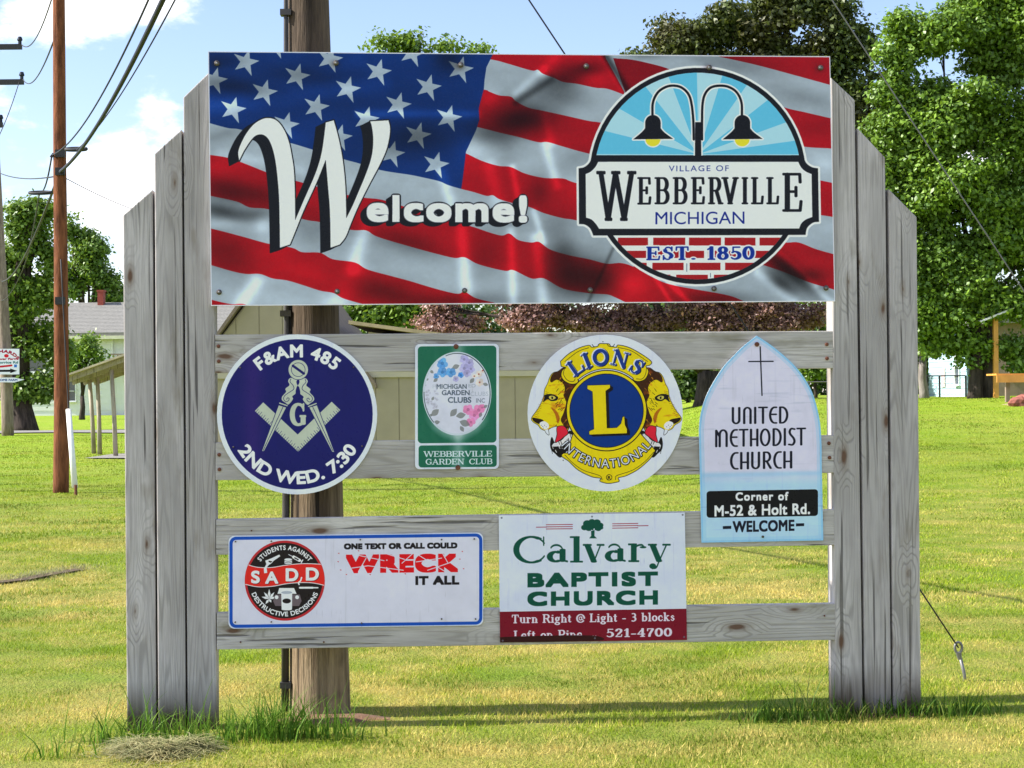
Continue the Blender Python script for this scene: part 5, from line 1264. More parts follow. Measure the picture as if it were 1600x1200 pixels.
# conduit up the left side
cp = [at(x, y, PY_ - .05) for x, y in ((445.5, 1112), (446, 900), (447, 780), (448.5, 500), (447, 250), (446.5, 0), (444, -700))]
mb = MB(); mb.tube(cp, [.0155, .0155, .0155, .0125, .011, .0085, .0085], 12); mb.build('conduit', m_darksteel, pole1, smooth=True)
for y, xx in ((1070, 500), (760, 494), (490, 491), (20, 482)):
    mb = MB(); c = at(447, y, PY_ - .05); mb.box(c, .022, .02, .012); mb.build('conduit_strap', m_darksteel, pole1)
# guy anchor and wires
def wire(name, pts, r, mat, label, cat='cable', sag=0, n=20, group=None, parent=None):
    pts = [Vector(p) for p in pts]; out = []
    for i in range(len(pts) - 1):
        for k in range(n):
            f = k / n; p = pts[i].lerp(pts[i + 1], f); p.z -= sag * 4 * f * (1 - f); out.append(p)
    out.append(pts[-1]); mb = MB(); mb.tube(out, r, 6)
    o = mb.build(name, mat, parent, smooth=True, loc=None if parent else pts[0])
    if not parent: tag(o, label, cat, group)
    return o
YA = 7.36
anc = at(1507, 1054, YA); eye = at(1497.5, 1012, YA - .02)
ga = empty('guy_anchor', anc, 'galvanised guy anchor rod and clamp rising from the lawn right of the sign', 'anchor')
mb = MB(); mb.tube([anc - Vector((0, 0, .15)), anc, at(1500, 1026, YA)], .0075, 8); mb.build('rod', m_steel, ga, smooth=True)
mb = MB(); ring = [eye + Vector((math.cos(t) * .016, 0, math.sin(t) * .024)) for t in np.linspace(0, 6.283, 17)]; mb.tube(ring, .006, 6, cap=False); mb.build('eye', m_steel, ga, smooth=True)
mb = MB(); mb.tube([eye + Vector((0, 0, -.02)), eye + Vector((.006, 0, -.052))], [.014, .009], 8); mb.build('clamp', m_steel, ga)
wire('guy_wire', [eye, at(475, -530, PY_)], .0035, m_cable, 'dark guy wire running behind the sign from pole top to the ground anchor', 'wire')
wire('guy_wire', [at(1985, 1040, 7.9), at(1590, 440, 7.5), at(1300, 0, 7.3), at(474, -1235, PY_)], .0028, m_steel, 'thicker grey guy wire slanting across the green maple at right', 'wire')

YB = 22.0
P, Rr = pole_path([(95, 772, 24.5), (96.5, 640, 23.5), (95, 400, 21), (93.5, 268, 20), (92, 0, 18.5), (90, -330, 17)], YB)
P[0] = Vector((P[0].x, P[0].y, float(ground_z(P[0].x, P[0].y)) - .1))
pole2 = empty('utility_pole', Vector((P[0].x, P[0].y, 0)), 'reddish brown utility pole on the lawn left of the sign', 'utility pole')
fine_pole(P, Rr, 'shaft', m_pole_brown, pole2, 6, 20)
for y in (240, 268, 470):
    mb = MB(); c = at(94, y, YB - .09); mb.box(c, .06, .03, .05); mb.build('clamp', m_cable, pole2)
mb = MB(); mb.beam(at(84, 240, YB - .05), at(79.5, 246, YB - .05), .03, .03); mb.build('hook', m_cable, pole2)
# its own guy with a white plastic guard
w0 = at(95, 405, YB - .1); g0 = at(118.5, 786, YB - .8); g0.z = float(ground_z(g0.x, g0.y)); gA = at(107, 640, YB - .4); gB = at(117, 762, YB - .75)
wire('guy_wire', [w0, gA, g0], .009, m_cable, 'thin guy wire leaning from the brown pole to the lawn', 'wire', n=6)
mb = MB(); mb.tube([gA, gB], [.035, .04], 10); tag(mb.build('guy_guard', M_plain('white_plastic', (.78, .78, .74), .4, 0, .05), None, smooth=True, loc=gB), 'white plastic guard tube sleeved on the guy wire beside the brown pole', 'guy guard')
mb = MB(); mb.tube([g0 - Vector((0, 0, .1)), g0 + Vector((0, 0, .14))], .02, 8); tag(mb.build('ground_anchor', m_rust, None, loc=g0), 'short rusty anchor stub in the grass beside the brown pole', 'anchor')

YC = 46.0
P, Rr = pole_path([(12.5, 686, 19), (9, 560, 18.5), (0, 400, 17), (-8, 250, 15.5), (-20, 70, 14), (-24, 0, 13)], YC)
P[0] = Vector((P[0].x, P[0].y, float(ground_z(P[0].x, P[0].y)) - .2))
pole3 = empty('utility_pole', Vector((P[0].x, P[0].y, 0)), 'far grey leaning utility pole with crossarms at the left edge', 'utility pole')
fine_pole(P, Rr, 'shaft', m_pole_far, pole3, 4, 14)
for y, xr in ((73, 34), (128, 37), (195, 4)):
    c0 = at(xr, y, YC - .3); c1 = at(-60, y + 1, YC - .3)
    arm = MB().beam(c0, c1, .11, .14).build('crossarm', m_cable, pole3)
    for xx in (xr - 3, xr - 80):
        p = at(xx, y - 3, YC - .3); MB().tube([p, p + Vector((0, 0, .10)), p + Vector((0, 0, .13)), p + Vector((0, 0, .22))], [.05, .05, .08, .05], 8).build('insulator', m_cable_b, arm)
# ---- road signs on the far pole
def small_canvas(w, h): 
    class S_(Canvas):
        def __init__(s, w, h, k):
            s.W, s.H, s.k = int(w * k), int(h * k), k; s.img = np.ones((s.H, s.W, 3)); s.Hm = np.diag([k, k, 1.]); s.Hi = np.linalg.inv(s.Hm)
            yy, xx = np.mgrid[0:s.H, 0:s.W] + .5; s.PX = xx / k; s.PY = yy / k
    return S_(w, h, 6)
def plane_sign(name, label, px, Y, cv, outline=None):
    """flat sign facing the camera side; px = (x0,y0,x1,y1) in the photograph"""
    x0, y0, x1, y1 = px; W_, H_ = cv.W / cv.k, cv.H / cv.k
    outline = outline or [(0, 0), (W_, 0), (W_, H_), (0, H_)]
    P = [at(x0 + (x1 - x0) * a / W_, y0 + (y1 - y0) * b / H_, Y) for a, b in outline]
    mp = M_print(name + '_print', cv.image(name + '_print'), .4); mb = MB(); mb.prism(P[::-1], Vector((0, .02, 0)), 1)
    c = at((x0 + x1) / 2, y1, Y + .02); o = mb.build(name, [m_edge, mp], None, loc=c)
    uvl = o.data.uv_layers.new(name='UVMap'); n = len(P)
    lut = {}
    for i, (a, b) in enumerate(outline[::-1]): lut[i] = (a / W_, 1 - b / H_); lut[i + n] = lut[i]
    for l in o.data.loops: uvl.data[l.index].uv = lut[l.vertex_index]
    tag(o, label, 'sign'); return o
cv = small_canvas(50, 40); cv.img[:] = np.array([206, 212, 226]) / 255
cv.paint(arc_text('ORCHARDS', 25, 34, 28, 150, 36, 4.6), np.array([150, 30, 60.]), grow=.5)
cv.paint(disc(30, 11, 3.6, 2.8), np.array([190, 30, 50.])); cv.paint(text('& Flower Farm', 3, 17.5, 47, 17, 3.0), np.array([150, 30, 60.]), grow=.3)
cv.paint(text('Morrice Rd', 14, 23, 48, 22.8, 3.4), np.array([60, 110, 120.]), grow=.3)
cv.paint(line([(4, 27), (14, 26), (20, 28), (38, 26)], 3), np.array([180, 30, 50.])); cv.paint(poly((42, 24.5), (46.5, 24.5), (46.5, 29), (42, 29)), np.array([50, 110, 190.]))
cv.paint(poly((2, 33), (36, 32.6), (36, 30.8), (47, 34.4), (36, 38), (36, 36), (2, 36.4)), np.array([20, 20, 28.]))
plane_sign('direction_sign', 'white square roadside sign with red lettering and a black arrow on the far left pole', (-20, 545, 30, 585), YC - .42, cv)
cv = small_canvas(52, 9); cv.img[:] = np.array([206, 212, 226]) / 255
cv.paint(text('HOME FARM', 10, 6.2, 41, 6.2, 3.2), np.array([60, 80, 140.]), grow=.25)
plane_sign('arrow_sign', 'narrow white arrow shaped sign pointing right under the square sign', (-14, 589, 38, 598), YC - .42, cv, [(0, 1), (36, 1), (52, 4.2), (36, 8.6), (0, 8)])

# ---- overhead cables
c_near = at(476, -520, PY_)
p_b = at(94, 268, YB - .12)
wire('lashed_cable', [p_b, c_near], .021, m_cable_b, 'thick lashed cable bundle rising from the brown pole toward upper right', sag=.32, n=40, group=None)
p_c = at(3, 440, YC - .2)
wire('lashed_cable', [at(93, 270, YB + .12), p_c], .02, m_cable, 'cable bundle running back from the brown pole to the far leaning pole', sag=.35, n=30)
wire('service_cable', [at(82, 242, YB - .06), at(452, -560, PY_)], .0085, m_cable_b, 'thin blue cable left of the thick bundle', sag=.42, n=40)
wire('service_cable', [at(118, 236, YB - 1.4), at(500, -470, PY_)], .0065, m_cable_b, 'thinnest cable right of the thick bundle', sag=.25, n=40)
wire('service_cable', [at(81, 243, YB - .05), at(62, 300, YB + 3), at(36, 420, YC - 10), at(2, 470, YC)], .011, m_cable, 'slack cable dropping left of the brown pole', sag=.15, n=12)
wire('service_cable', [at(-40, 240, YC), at(84, 276, YB)], .010, m_cable, 'thin cable coming in from the left edge to the brown pole', sag=.25, n=24)
wire('service_cable', [at(98, 276, YB), at(330, 338, 48)], .006, m_cable, 'faint drop cable leaving the brown pole to the right behind the posts', sag=.3, n=24)
wire('service_cable', [at(34, 70, YC - .3), at(100, -70, 25)], .014, m_cable, 'faint line rising from the topmost crossarm', sag=.5, n=20)
wire('service_cable', [at(36, 124, YC - .3), at(84, 64, YB)], .012, m_cable, 'faint line between the lower crossarm and the brown pole', sag=.3, n=20)
wire('service_cable', [at(-30, 255, YC - 1), at(30, 128, YC - .4)], .012, m_cable, 'faint line dropping under the lower crossarm', sag=.3, n=12)
def snowshoe(c, L, h, label):
    mb = MB(); pts = []
    for t in np.linspace(0, 2 * math.pi, 25): pts.append(c + Vector((math.cos(t) * L, math.sin(t) * L * .45, math.sin(t) * h)))
    mb.tube(pts, .022, 6, cap=False)
    t_ = empty('cable_loop', c, label, 'cable loop')
    mb.build('loop', m_cable, t_, smooth=True)
    MB().beam(c - Vector((L, 0, 0)), c + Vector((L, 0, 0)), .03, .02).build('bracket', m_steel, t_)
snowshoe(at(119, 233, YB - 1.5), .125, .02, 'flat oval cable storage loop just right of the brown pole')
snowshoe(at(63, 301, YB + 1), .15, .02, 'flat oval cable storage loop hanging left of the brown pole')

# ================================================================== trees
def crown_mesh(name, clumps, n_leaf, size, mat, parent, seed, droop=.3, aspect=.62):
    """clumps: (centre, radius vector) list; leaves are folded kites gathered in twigs"""
    r = np.random.default_rng(seed); w = np.array([c[1][0] * c[1][1] * c[1][2] for c in clumps]) ** .66; w /= w.sum()
    C_ = np.array([c[0] for c in clumps]); R_ = np.array([c[1] for c in clumps])
    tw = max(40, n_leaf // 22)                    # twigs
    ci = r.choice(len(clumps), tw, p=w); d = r.normal(size=(tw, 3)); d /= np.linalg.norm(d, axis=1)[:, None]
    rad = r.uniform(.45, 1.08, tw) ** .6
    tc = C_[ci] + d * R_[ci] * rad[:, None] + r.normal(0, .1, (tw, 3)) * R_[ci].mean(1)[:, None] * .5
    li = r.integers(0, tw, n_leaf); sp = size * 2.1
    c = tc[li] + r.normal(0, 1, (n_leaf, 3)) * np.array([sp, sp, sp * .55])
    nrm = (c - C_[ci[li]]); nrm /= np.linalg.norm(nrm, axis=1)[:, None] + 1e-6
    nrm = nrm * .55 + r.normal(0, .55, (n_leaf, 3)) + np.array([0, 0, .55]); nrm /= np.linalg.norm(nrm, axis=1)[:, None]
    a = np.cross(nrm, r.normal(size=(n_leaf, 3))); a /= np.linalg.norm(a, axis=1)[:, None]; b = np.cross(nrm, a)
    s = size * r.uniform(.6, 1.25, n_leaf)[:, None]
    tip = c + a * s; base = c - a * s * .8 ; l = c + b * s * aspect - nrm * s * droop * .5; q = c - b * s * aspect - nrm * s * droop * .5
    tip[:, 2] -= (s * droop)[:, 0]
    V_ = np.stack([base, l, tip, q], 1).reshape(-1, 3); F_ = np.arange(4 * n_leaf).reshape(-1, 4)
    F3 = np.concatenate([F_[:, [0, 1, 2]], F_[:, [0, 2, 3]]], 0)
    return mesh_np(name, V_, F3, mat, parent)
def limbs(base, clumps, r0, mat, parent, seed, fork=.35, n=9):
    rr = random.Random(seed); mb = MB(); top = Vector(base); ctr = sum((Vector(c[0]) for c in clumps), Vector()) / len(clumps)
    zt = base.z + (ctr.z - base.z) * fork * 1.0; f0 = Vector((base.x + rr.uniform(-.1, .1), base.y, zt))
    mb.tube([base - Vector((0, 0, .2)), base + Vector((0, 0, .15)), base.lerp(f0, .5) + Vector((rr.uniform(-.06, .06), 0, 0)), f0], [r0 * 1.45, r0 * 1.1, r0 * .92, r0 * .8], 12)
    mb.tube([f0, f0.lerp(ctr, .6) + Vector((rr.uniform(-.3, .3), 0, 0)), ctr + Vector((0, 0, .5))], [r0 * .75, r0 * .5, r0 * .2], 8)
    for c in rr.sample(clumps, min(n, len(clumps))):
        e = Vector(c[0]); s_ = f0.lerp(ctr, rr.uniform(0, .5)); m_ = s_.lerp(e, .5) + Vector((rr.uniform(-.3, .3), rr.uniform(-.3, .3), rr.uniform(0, .5)))
        mb.tube([s_, m_, e], [r0 * .38, r0 * .24, r0 * .08], 6)
        for k in range(3):
            q = e + Vector([rr.uniform(-1, 1) * c[1][j] * .8 for j in range(3)]); mb.tube([m_.lerp(e, .6), q], [r0 * .1, r0 * .03], 4)
    return mb.build('trunk', mat, parent, smooth=True)
def make_tree(name, label, px_base, Y, blobs, n_leaf, size, mleaf, mbark, r0, seed, sub=7, depth=.8, cat='tree', group=None, shape=.5, trunk=True, twin=0):
    """blobs: (px, py, rx, ry) crown masses read off the photograph, each given depth and broken into clumps"""
    bx = gx(px_base, Y); base = G(bx, Y); t = empty(name, base, label, cat, group); rr = random.Random(seed); cl = []
    for (px, py, rx, ry) in blobs:
        c = at(px, py, Y); k = Y / FPX; RX, RZ = rx * k, ry * k; RY = min(RX, RZ * 1.2) * depth
        m_ = sub
        for i in range(m_):
            while True:
                d = Vector((rr.uniform(-1, 1), rr.uniform(-1, 1), rr.uniform(-1, 1)))
                if d.length <= 1: break
            s = rr.uniform(.24, .42)
            cl.append(((c.x + d.x * RX * .72, c.y + d.y * RY * .72, c.z + d.z * RZ * .72), (RX * s, RY * s, RZ * s * .85)))
    cr = crown_mesh('crown', cl, n_leaf, size, mleaf, t, seed)
    if trunk: limbs(base, cl, r0, mbark, t, seed)
    if twin:
        q = base + Vector((twin, .1, -.2)); ctr = Vector(cl[0][0]); MB().tube([q, q + Vector((0, 0, .5)), q + Vector((twin * .15, 0, 1.6)), q + Vector((twin * .5, 0, 3.6))], [r0 * 1.2, r0 * .95, r0 * .8, r0 * .5], 10).build('trunk', mbark, t, smooth=True)
    return t
m_bark = M_bark('tree_bark', (.022, .017, .014), (.075, .058, .048)); m_barkl = M_bark('pale_bark', (.14, .12, .11), (.30, .27, .25))
L_maple = M_leaf('maple_leaf', (.06, .135, .012), (.22, .36, .035), (.085, .165, .02), .2)
L_maroon = M_leaf('maroon_leaf', (.12, .055, .05), (.50, .30, .27), (.12, .07, .055), .2)
L_dark = M_leaf('dark_leaf', (.025, .06, .010), (.10, .17, .022), (.035, .08, .016), .22)
L_mid = M_leaf('tree_leaf', (.06, .13, .014), (.21, .33, .035), (.08, .16, .02), .28)
L_brz = M_leaf('bronze_leaf', (.026, .058, .010), (.11, .15, .028), (.075, .06, .02), .2)
def trees():
    make_tree('maple_tree', 'huge bright green maple filling the sky right of the sign', 1524, 41, [(1420, 60, 60, 60), (1480, 40, 90, 80), (1580, 60, 90, 120), (1500, 160, 110, 90), (1430, 210, 80, 80), (1600, 230, 90, 110), (1500, 290, 110, 90), (1420, 340, 70, 80), (1600, 380, 90, 90),
        (1500, 410, 100, 80), (1420, 450, 60, 60), (1580, 480, 90, 55), (1490, 490, 90, 45), (1430, 505, 50, 40), (1375, 420, 50, 60), (1380, 180, 50, 60), (1650, 60, 70, 90), (1700, 150, 90, 160), (1700, 400, 90, 120), (1540, 545, 60, 30), (1590, 545, 40, 26), (1470, 535, 50, 24), (1600, 570, 30, 16), (1430, 260, 60, 80), (1560, 330, 90, 80), (1480, 240, 60, 60), (1520, 430, 60, 50), (1450, 390, 60, 60), (1560, 90, 60, 80), (1480, 470, 50, 40), (1400, 120, 40, 50), (1500, 525, 50, 22), (1375, 290, 40, 60), (1590, -10, 60, 50), (1530, 5, 50, 40)], 190000, .072, L_maple, m_bark, .17, 5, sub=10, depth=.75, twin=.32)
    make_tree('copper_maple_tree', 'copper leaved maple tree spreading behind the middle of the sign', 1108, 46, [(720, 505, 80, 36), (820, 500, 90, 40), (920, 505, 90, 38), (1020, 500, 90, 42), (1110, 500, 80, 46), (1190, 508, 70, 36), (1240, 512, 44, 28), (1130, 478, 80, 40), (1200, 480, 70, 36), (1260, 486, 40, 30), (680, 480, 40, 40), (850, 440, 120, 50), (1000, 430, 120, 60), (1150, 440, 110, 60)],
        72000, .062, L_maroon, m_bark, .36, 9, sub=8, depth=.9)
    make_tree('bronze_maple_tree', 'dark bronze green tree top above the right end of the sign', 1230, 58, [(985, 95, 40, 34), (1060, 60, 60, 44), (1180, 90, 90, 60), (1300, 90, 60, 60), (1010, 115, 60, 40), (1220, 10, 70, 40), (1340, 60, 40, 40), (1050, 90, 60, 40), (1390, 170, 40, 80), (1080, 70, 80, 56), (1180, 30, 90, 60), (1260, 50, 90, 80), (1330, 110, 60, 80), (1120, 150, 120, 90), (1230, 170, 110, 110), (1350, 220, 50, 110), (1290, 20, 60, 40), (1140, 270, 110, 90), (1340, 380, 50, 100), (1230, 350, 90, 80)],
        95000, .10, L_brz, m_bark, .4, 12, sub=9, depth=.7)
    make_tree('broadleaf_tree', 'green tree whose top shows above the middle of the sign', 640, 62, [(600, 70, 26, 26), (645, 66, 30, 28), (690, 74, 30, 24), (740, 78, 34, 20), (660, 130, 100, 60), (650, 240, 120, 90), (650, 360, 110, 80), (600, 450, 70, 50)], 17000, .11, L_mid, m_bark, .3, 21, sub=7, depth=.7)
    make_tree('broadleaf_tree', 'dark leafy tree seen through the gap above the small barn', 575, 50, [(560, 480, 50, 40), (610, 490, 50, 34), (640, 470, 50, 40)], 9000, .09, L_mid, m_bark, .16, 23, sub=7, depth=.8)
    make_tree('broadleaf_tree', 'large green tree with a rounded top behind the far left pole', 38, 50, [(40, 350, 44, 40), (70, 370, 36, 50), (20, 420, 40, 60), (60, 450, 50, 60), (30, 520, 50, 60), (75, 540, 40, 60), (40, 600, 46, 34), (-30, 450, 60, 100), (70, 600, 26, 30), (60, 325, 30, 20)], 26000, .085, L_mid, m_bark, .36, 31, sub=7, depth=.8)
    make_tree('broadleaf_tree', 'darker round tree behind the roof of the white house', 130, 84, [(130, 380, 30, 36), (155, 410, 34, 40), (120, 430, 40, 50), (165, 450, 28, 30), (190, 470, 26, 22), (110, 350, 14, 18), (210, 500, 30, 30)], 18000, .11, L_mid, m_bark, .3, 33, sub=7)
    make_tree('young_tree', 'small leafy tree growing against the white house wall', 128, 62, [(135, 545, 22, 22), (120, 570, 22, 24), (150, 560, 16, 20), (108, 550, 14, 24), (142, 525, 12, 12)], 3000, .08, L_mid, m_bark, .1, 35, sub=6)
    make_tree('maple_tree', 'green tree with a slim pale trunk just right of the sign posts', 1444, 44, [(1400, 400, 40, 50), (1440, 430, 40, 50), (1400, 480, 40, 40), (1450, 525, 24, 26), (1390, 330, 40, 60)], 9000, .1, L_dark, m_barkl, .12, 41, sub=7)
    # shrubs under the copper maple
    for i, (px, Y, bl, n, mt, lb) in enumerate([(1075, 52, [(1070, 600, 26, 26), (1090, 575, 24, 18)], 4500, L_dark, 'dark shrub left of the copper maple trunk'),
        (1155, 56, [(1150, 590, 40, 34), (1190, 575, 30, 40)], 6000, L_dark, 'dark shrub directly behind the church sign'), (1240, 54, [(1235, 580, 34, 40), (1270, 570, 30, 44), (1300, 560, 30, 50)], 8000, L_dark, 'tall dark shrub beside the right posts'),
        (1275, 50, [(1278, 500, 24, 26), (1268, 560, 22, 30)], 3500, L_mid, 'yellow green shrub next to the right posts'), (980, 56, [(960, 590, 60, 34), (1020, 585, 50, 36)], 7000, L_dark, 'dark shrub hidden behind the lions sign'),
        (1360, 54, [(1360, 560, 60, 46)], 5000, L_dark, 'dark shrub behind the right posts')]):
        make_tree('shrub', lb, px, Y, bl, n, .085, mt, m_bark, .05, 60 + i, sub=8, cat='shrub', group=None)
trees()
for o in list(COL.objects):
    if o.parent is None and o.get('category') in ('tree', 'shrub'): o['group'] = 'trees round the lawn' if o['category'] == 'tree' else 'shrubs under the trees'
def tree_line():
    rr = random.Random(9); cl = []
    for i in range(105):
        px = rr.uniform(540, 1500); c = at(px, rr.uniform(478, 628), 92 + rr.uniform(-4, 4)); cl.append(((c.x, c.y, c.z), (2.6, 2.2, 1.9)))
    o = crown_mesh('far_trees', cl, 44000, .2, L_dark, None, 91); tag(o, 'dark mass of distant trees beyond the lawn', kind='stuff')
tree_line()

# ================================================================== buildings
m_siding_b = M_plain('beige_metal_siding', (.36, .295, .205), .55, 0, .06, 3); m_trim_b = M_plain('beige_trim', (.50, .43, .33), .55, 0, .06, 3)
m_roof_b = M_plain('brown_roof', (.20, .15, .11), .8, 0, .25, 6); m_roof_g = M_plain('grey_shingle', (.20, .195, .18), .9, 0, .2, 9, .3)
m_white_w = M_plain('white_siding', (.74, .75, .74), .6, 0, .05, 2); m_brick = M_plain('red_brick', (.30, .06, .04), .85, 0, .3, 20)
m_glass = NT('window_glass'); m_glass.bsdf((.06, .08, .11), .08, 0, None, .8); m_glass = m_glass.m
m_wframe = M_plain('window_frame_white', (.75, .76, .77), .5, 0, .05)
m_oldwood = M_wood('shelter_wood', False, light=(.50, .44, .36), mid=(.36, .30, .24), dark=(.14, .10, .07), knots=False)
m_blue_w = M_plain('pale_blue_siding', (.40, .57, .65), .6, 0, .05, 2); m_blue_shade = M_plain('blue_siding_shaded', (.20, .34, .44), .6, 0, .06, 2)  # the darker blue is the pale siding with shade in its colour
m_orange = M_plain('orange_stained_wood', (.62, .29, .055), .6, 0, .15, 5); m_tent = M_plain('white_canvas', (.8, .78, .84), .7, 0, .04)
m_stone = M_plain('red_stone', (.24, .075, .055), .85, 0, .4, 9, .5); m_curb = M_plain('brown_wall', (.24, .18, .14), .8, 0, .15, 4)

def wall_boards(parent, a, b, z0, z1, mat, horiz=True, step=.14, name='siding_board', thick=.02, top_fn=None, vstep=None):
    """clapboards or vertical panels between ground points a and b (wall seen from the left-hand side of a->b reversed)"""
    d = (b - a); L = d.length; d.normalize(); nrm = Vector((d.y, -d.x, 0)); me = None; objs = []
    if horiz:
        n = int((z1 - z0) / step)
        for i in range(n):
            zc = z0 + step * (i + .5); hi_ = step * .5
            mb = MB(); A0 = Vector((a.x, a.y, zc - hi_)); B0 = Vector((b.x, b.y, zc - hi_))
            mb.prism([A0 + nrm * thick, B0 + nrm * thick, B0 + nrm * .004 + Vector((0, 0, step - .006)), A0 + nrm * .004 + Vector((0, 0, step - .006))], nrm * -.02)
            objs.append(mb.build(name, mat, parent, recalc=True))
    return objs
def window(parent, c, w, h, nrm, label=None, mull=True):
    """window centred at c on a wall with outward normal nrm"""
    sd = Vector((-nrm.y, nrm.x, 0)); up = Vector((0, 0, 1)); ax = (sd, nrm, up); t = .06 * (w + h) / 1.6
    f = MB(); 
    for s in (-1, 1): f.box(c + sd * s * (w / 2 + t / 2), t / 2, .05, h / 2 + t, ax); f.box(c + up * s * (h / 2 + t / 2), w / 2 - .002, .05, t / 2, ax)
    f.box(c, w / 2 - .002, .03, t * .35, ax)
    fo = f.build('window', m_wframe, parent); MB().box(c - nrm * .02, w / 2, .012, h / 2, ax).build('pane', m_glass, fo)
    MB().box(c - up * (h / 2 + t * 1.35) + nrm * .03, w / 2 + t * 1.3, .06, t * .34, ax).build('sill', m_wframe, fo); return fo

def barn():
    Y = 33.0; k = Y / FPX
    xl, xr, xe = at(298, 700, Y).x, at(576, 700, Y).x, at(905, 700, Y).x; z0 = float(ground_z((xl + xr) / 2, Y)) - .2
    ze = at(560, 588, Y).z; za = at(437, 398, Y).z; xa = (xl + xr) / 2; dep = 7.0
    t = empty('small_barn', Vector((xa, Y, z0)), 'small beige metal barn with a steep gable and a low lean-to behind the sign', 'barn')
    mb = MB(); mb.prism([Vector((xl, Y, z0)), Vector((xr, Y, z0)), Vector((xr, Y, ze)), Vector((xa, Y, za - .12)), Vector((xl, Y, ze))], Vector((0, dep, 0))); mb.build('wall', m_siding_b, t, recalc=True)
    # vertical siding panels proud of the wall
    w = .46; x = xl; 
    while x < xe - .05:
        x1 = min(x + w, xe); top = ze - .02
        if x1 <= xr + .3:
            f = lambda q: max(min(ze + (za - .2 - ze) * (1 - abs(q - xa) / (xr - xa)), za - .2), ze - .02)
            tl, tr = f(x + .01), f(x1 - .01)
        else:
            g = lambda q: at(560, 513, Y).z - .10 - (q - xr) * .12; tl, tr = max(g(x), ze - .02), max(g(x1), ze - .02)
        P = [Vector((x + .006, Y - .03, z0)), Vector((x1 - .006, Y - .03, z0)), Vector((x1 - .006, Y - .03, tr)), Vector((x + .006, Y - .03, tl))]
        MB().prism(P, Vector((0, .026, 0))).build('siding_panel', m_siding_b, t, recalc=True); x = x1
    MB().box(Vector(((xl + xe) / 2, Y - .06, ze + .03)), (xe - xl) / 2, .03, .055).build('trim_board', m_trim_b, t)
    # gable roof
    ov = .22; th = .09
    for s in (-1, 1):
        ex = xa + s * ((xr - xa) + .18); ez = ze - .18 * (za - ze) / (xr - xa)
        P = [Vector((xa, Y - ov, za)), Vector((ex, Y - ov, ez)), Vector((ex, Y - ov, ez + th)), Vector((xa, Y - ov, za + th * 1.3))]
        MB().prism(P, Vector((0, dep + ov, 0))).build('roof', m_roof_b, t, recalc=True)
    # lean-to
    zl0 = at(545, 511, Y).z; zl1 = zl0 - (xe - xr) * .13
    P = [Vector((xr + .01, Y, z0)), Vector((xe, Y, z0)), Vector((xe, Y, zl1 - .1)), Vector((xr + .01, Y, zl0 - .1))]
    MB().prism(P, Vector((0, dep * .8, 0))).build('lean_to', m_siding_b, t, recalc=True)
    P = [Vector((xr - .35, Y - .3, zl0 + .05)), Vector((xe + .2, Y - .3, zl1 - .09)), Vector((xe + .2, Y - .3, zl1 - .02)), Vector((xr - .35, Y - .3, zl0 + .12))]
    MB().prism(P, Vector((0, dep * .8 + .3, 0))).build('lean_to_roof', M_plain('tan_roof', (.42, .32, .2), .7, 0, .15, 3), t, recalc=True)
    # open shelter on the left
    s = empty('open_shelter', Vector((at(155, 700, 35).x, 35, float(ground_z(-8, 35)))), 'low open shelter with rough wooden posts and sloping roof beside the left posts', 'shelter')
    for (xb, yb, xt, yt, Yp) in ((147, 707, 140, 596, 35), (156, 709, 152, 592, 34.6), (181, 713, 174, 580, 33.6)):
        b = at(xb, yb, Yp); b.z = float(ground_z(b.x, b.y)) - .05; tt = at(xt, yt, Yp); tt.z += .03
        MB().tube([b, b.lerp(tt, .5) + Vector((.01, 0, 0)), tt], [.05, .045, .042], 8).build('post', m_oldwood, s, smooth=True)
    a0, a1, b1, b0 = at(123, 595, 35), at(260, 548, 35), at(260, 548, 35), at(123, 595, 35)
    def P3(y, dz): return [Vector((at(123, 595, 35).x, y, at(123, 595, 35).z + dz)), Vector((at(262, 546, 35).x, y, at(262, 546, 35).z + dz))]
    lo, hi = P3(33.2, 0), P3(33.2, .04)
    MB().prism([lo[0], lo[1], hi[1], hi[0]], Vector((0, 4.0, 0))).build('roof', M_plain('shelter_roof', (.50, .42, .30), .8, 0, .2, 4), s, recalc=True)
    for yy in (33.4, 34.3, 35.2, 36.1):
        l2 = P3(yy, -.05); MB().beam(l2[0] + Vector((.05, 0, 0)), l2[1], .06, .09).build('rafter', m_oldwood, s)
    dx = at(262, 700, 35).x; MB().tube([Vector((dx, 33.8, 0)), Vector((dx, 33.8, at(262, 546, 35).z))], .05, 8).build('post', m_oldwood, s)
    # gravel apron
    q = at(192, 713, 33.6); MB().add([G(q.x - .55, 32.7, .02), G(q.x + 2.5, 32.6, .02), G(q.x + 2.5, 34.8, .02), G(q.x - .4, 34.6, .02)], [(0, 1, 2, 3)]).build('gravel_apron', m_gravel)
    bpy.data.objects['gravel_apron']['kind'] = 'structure'
barn()

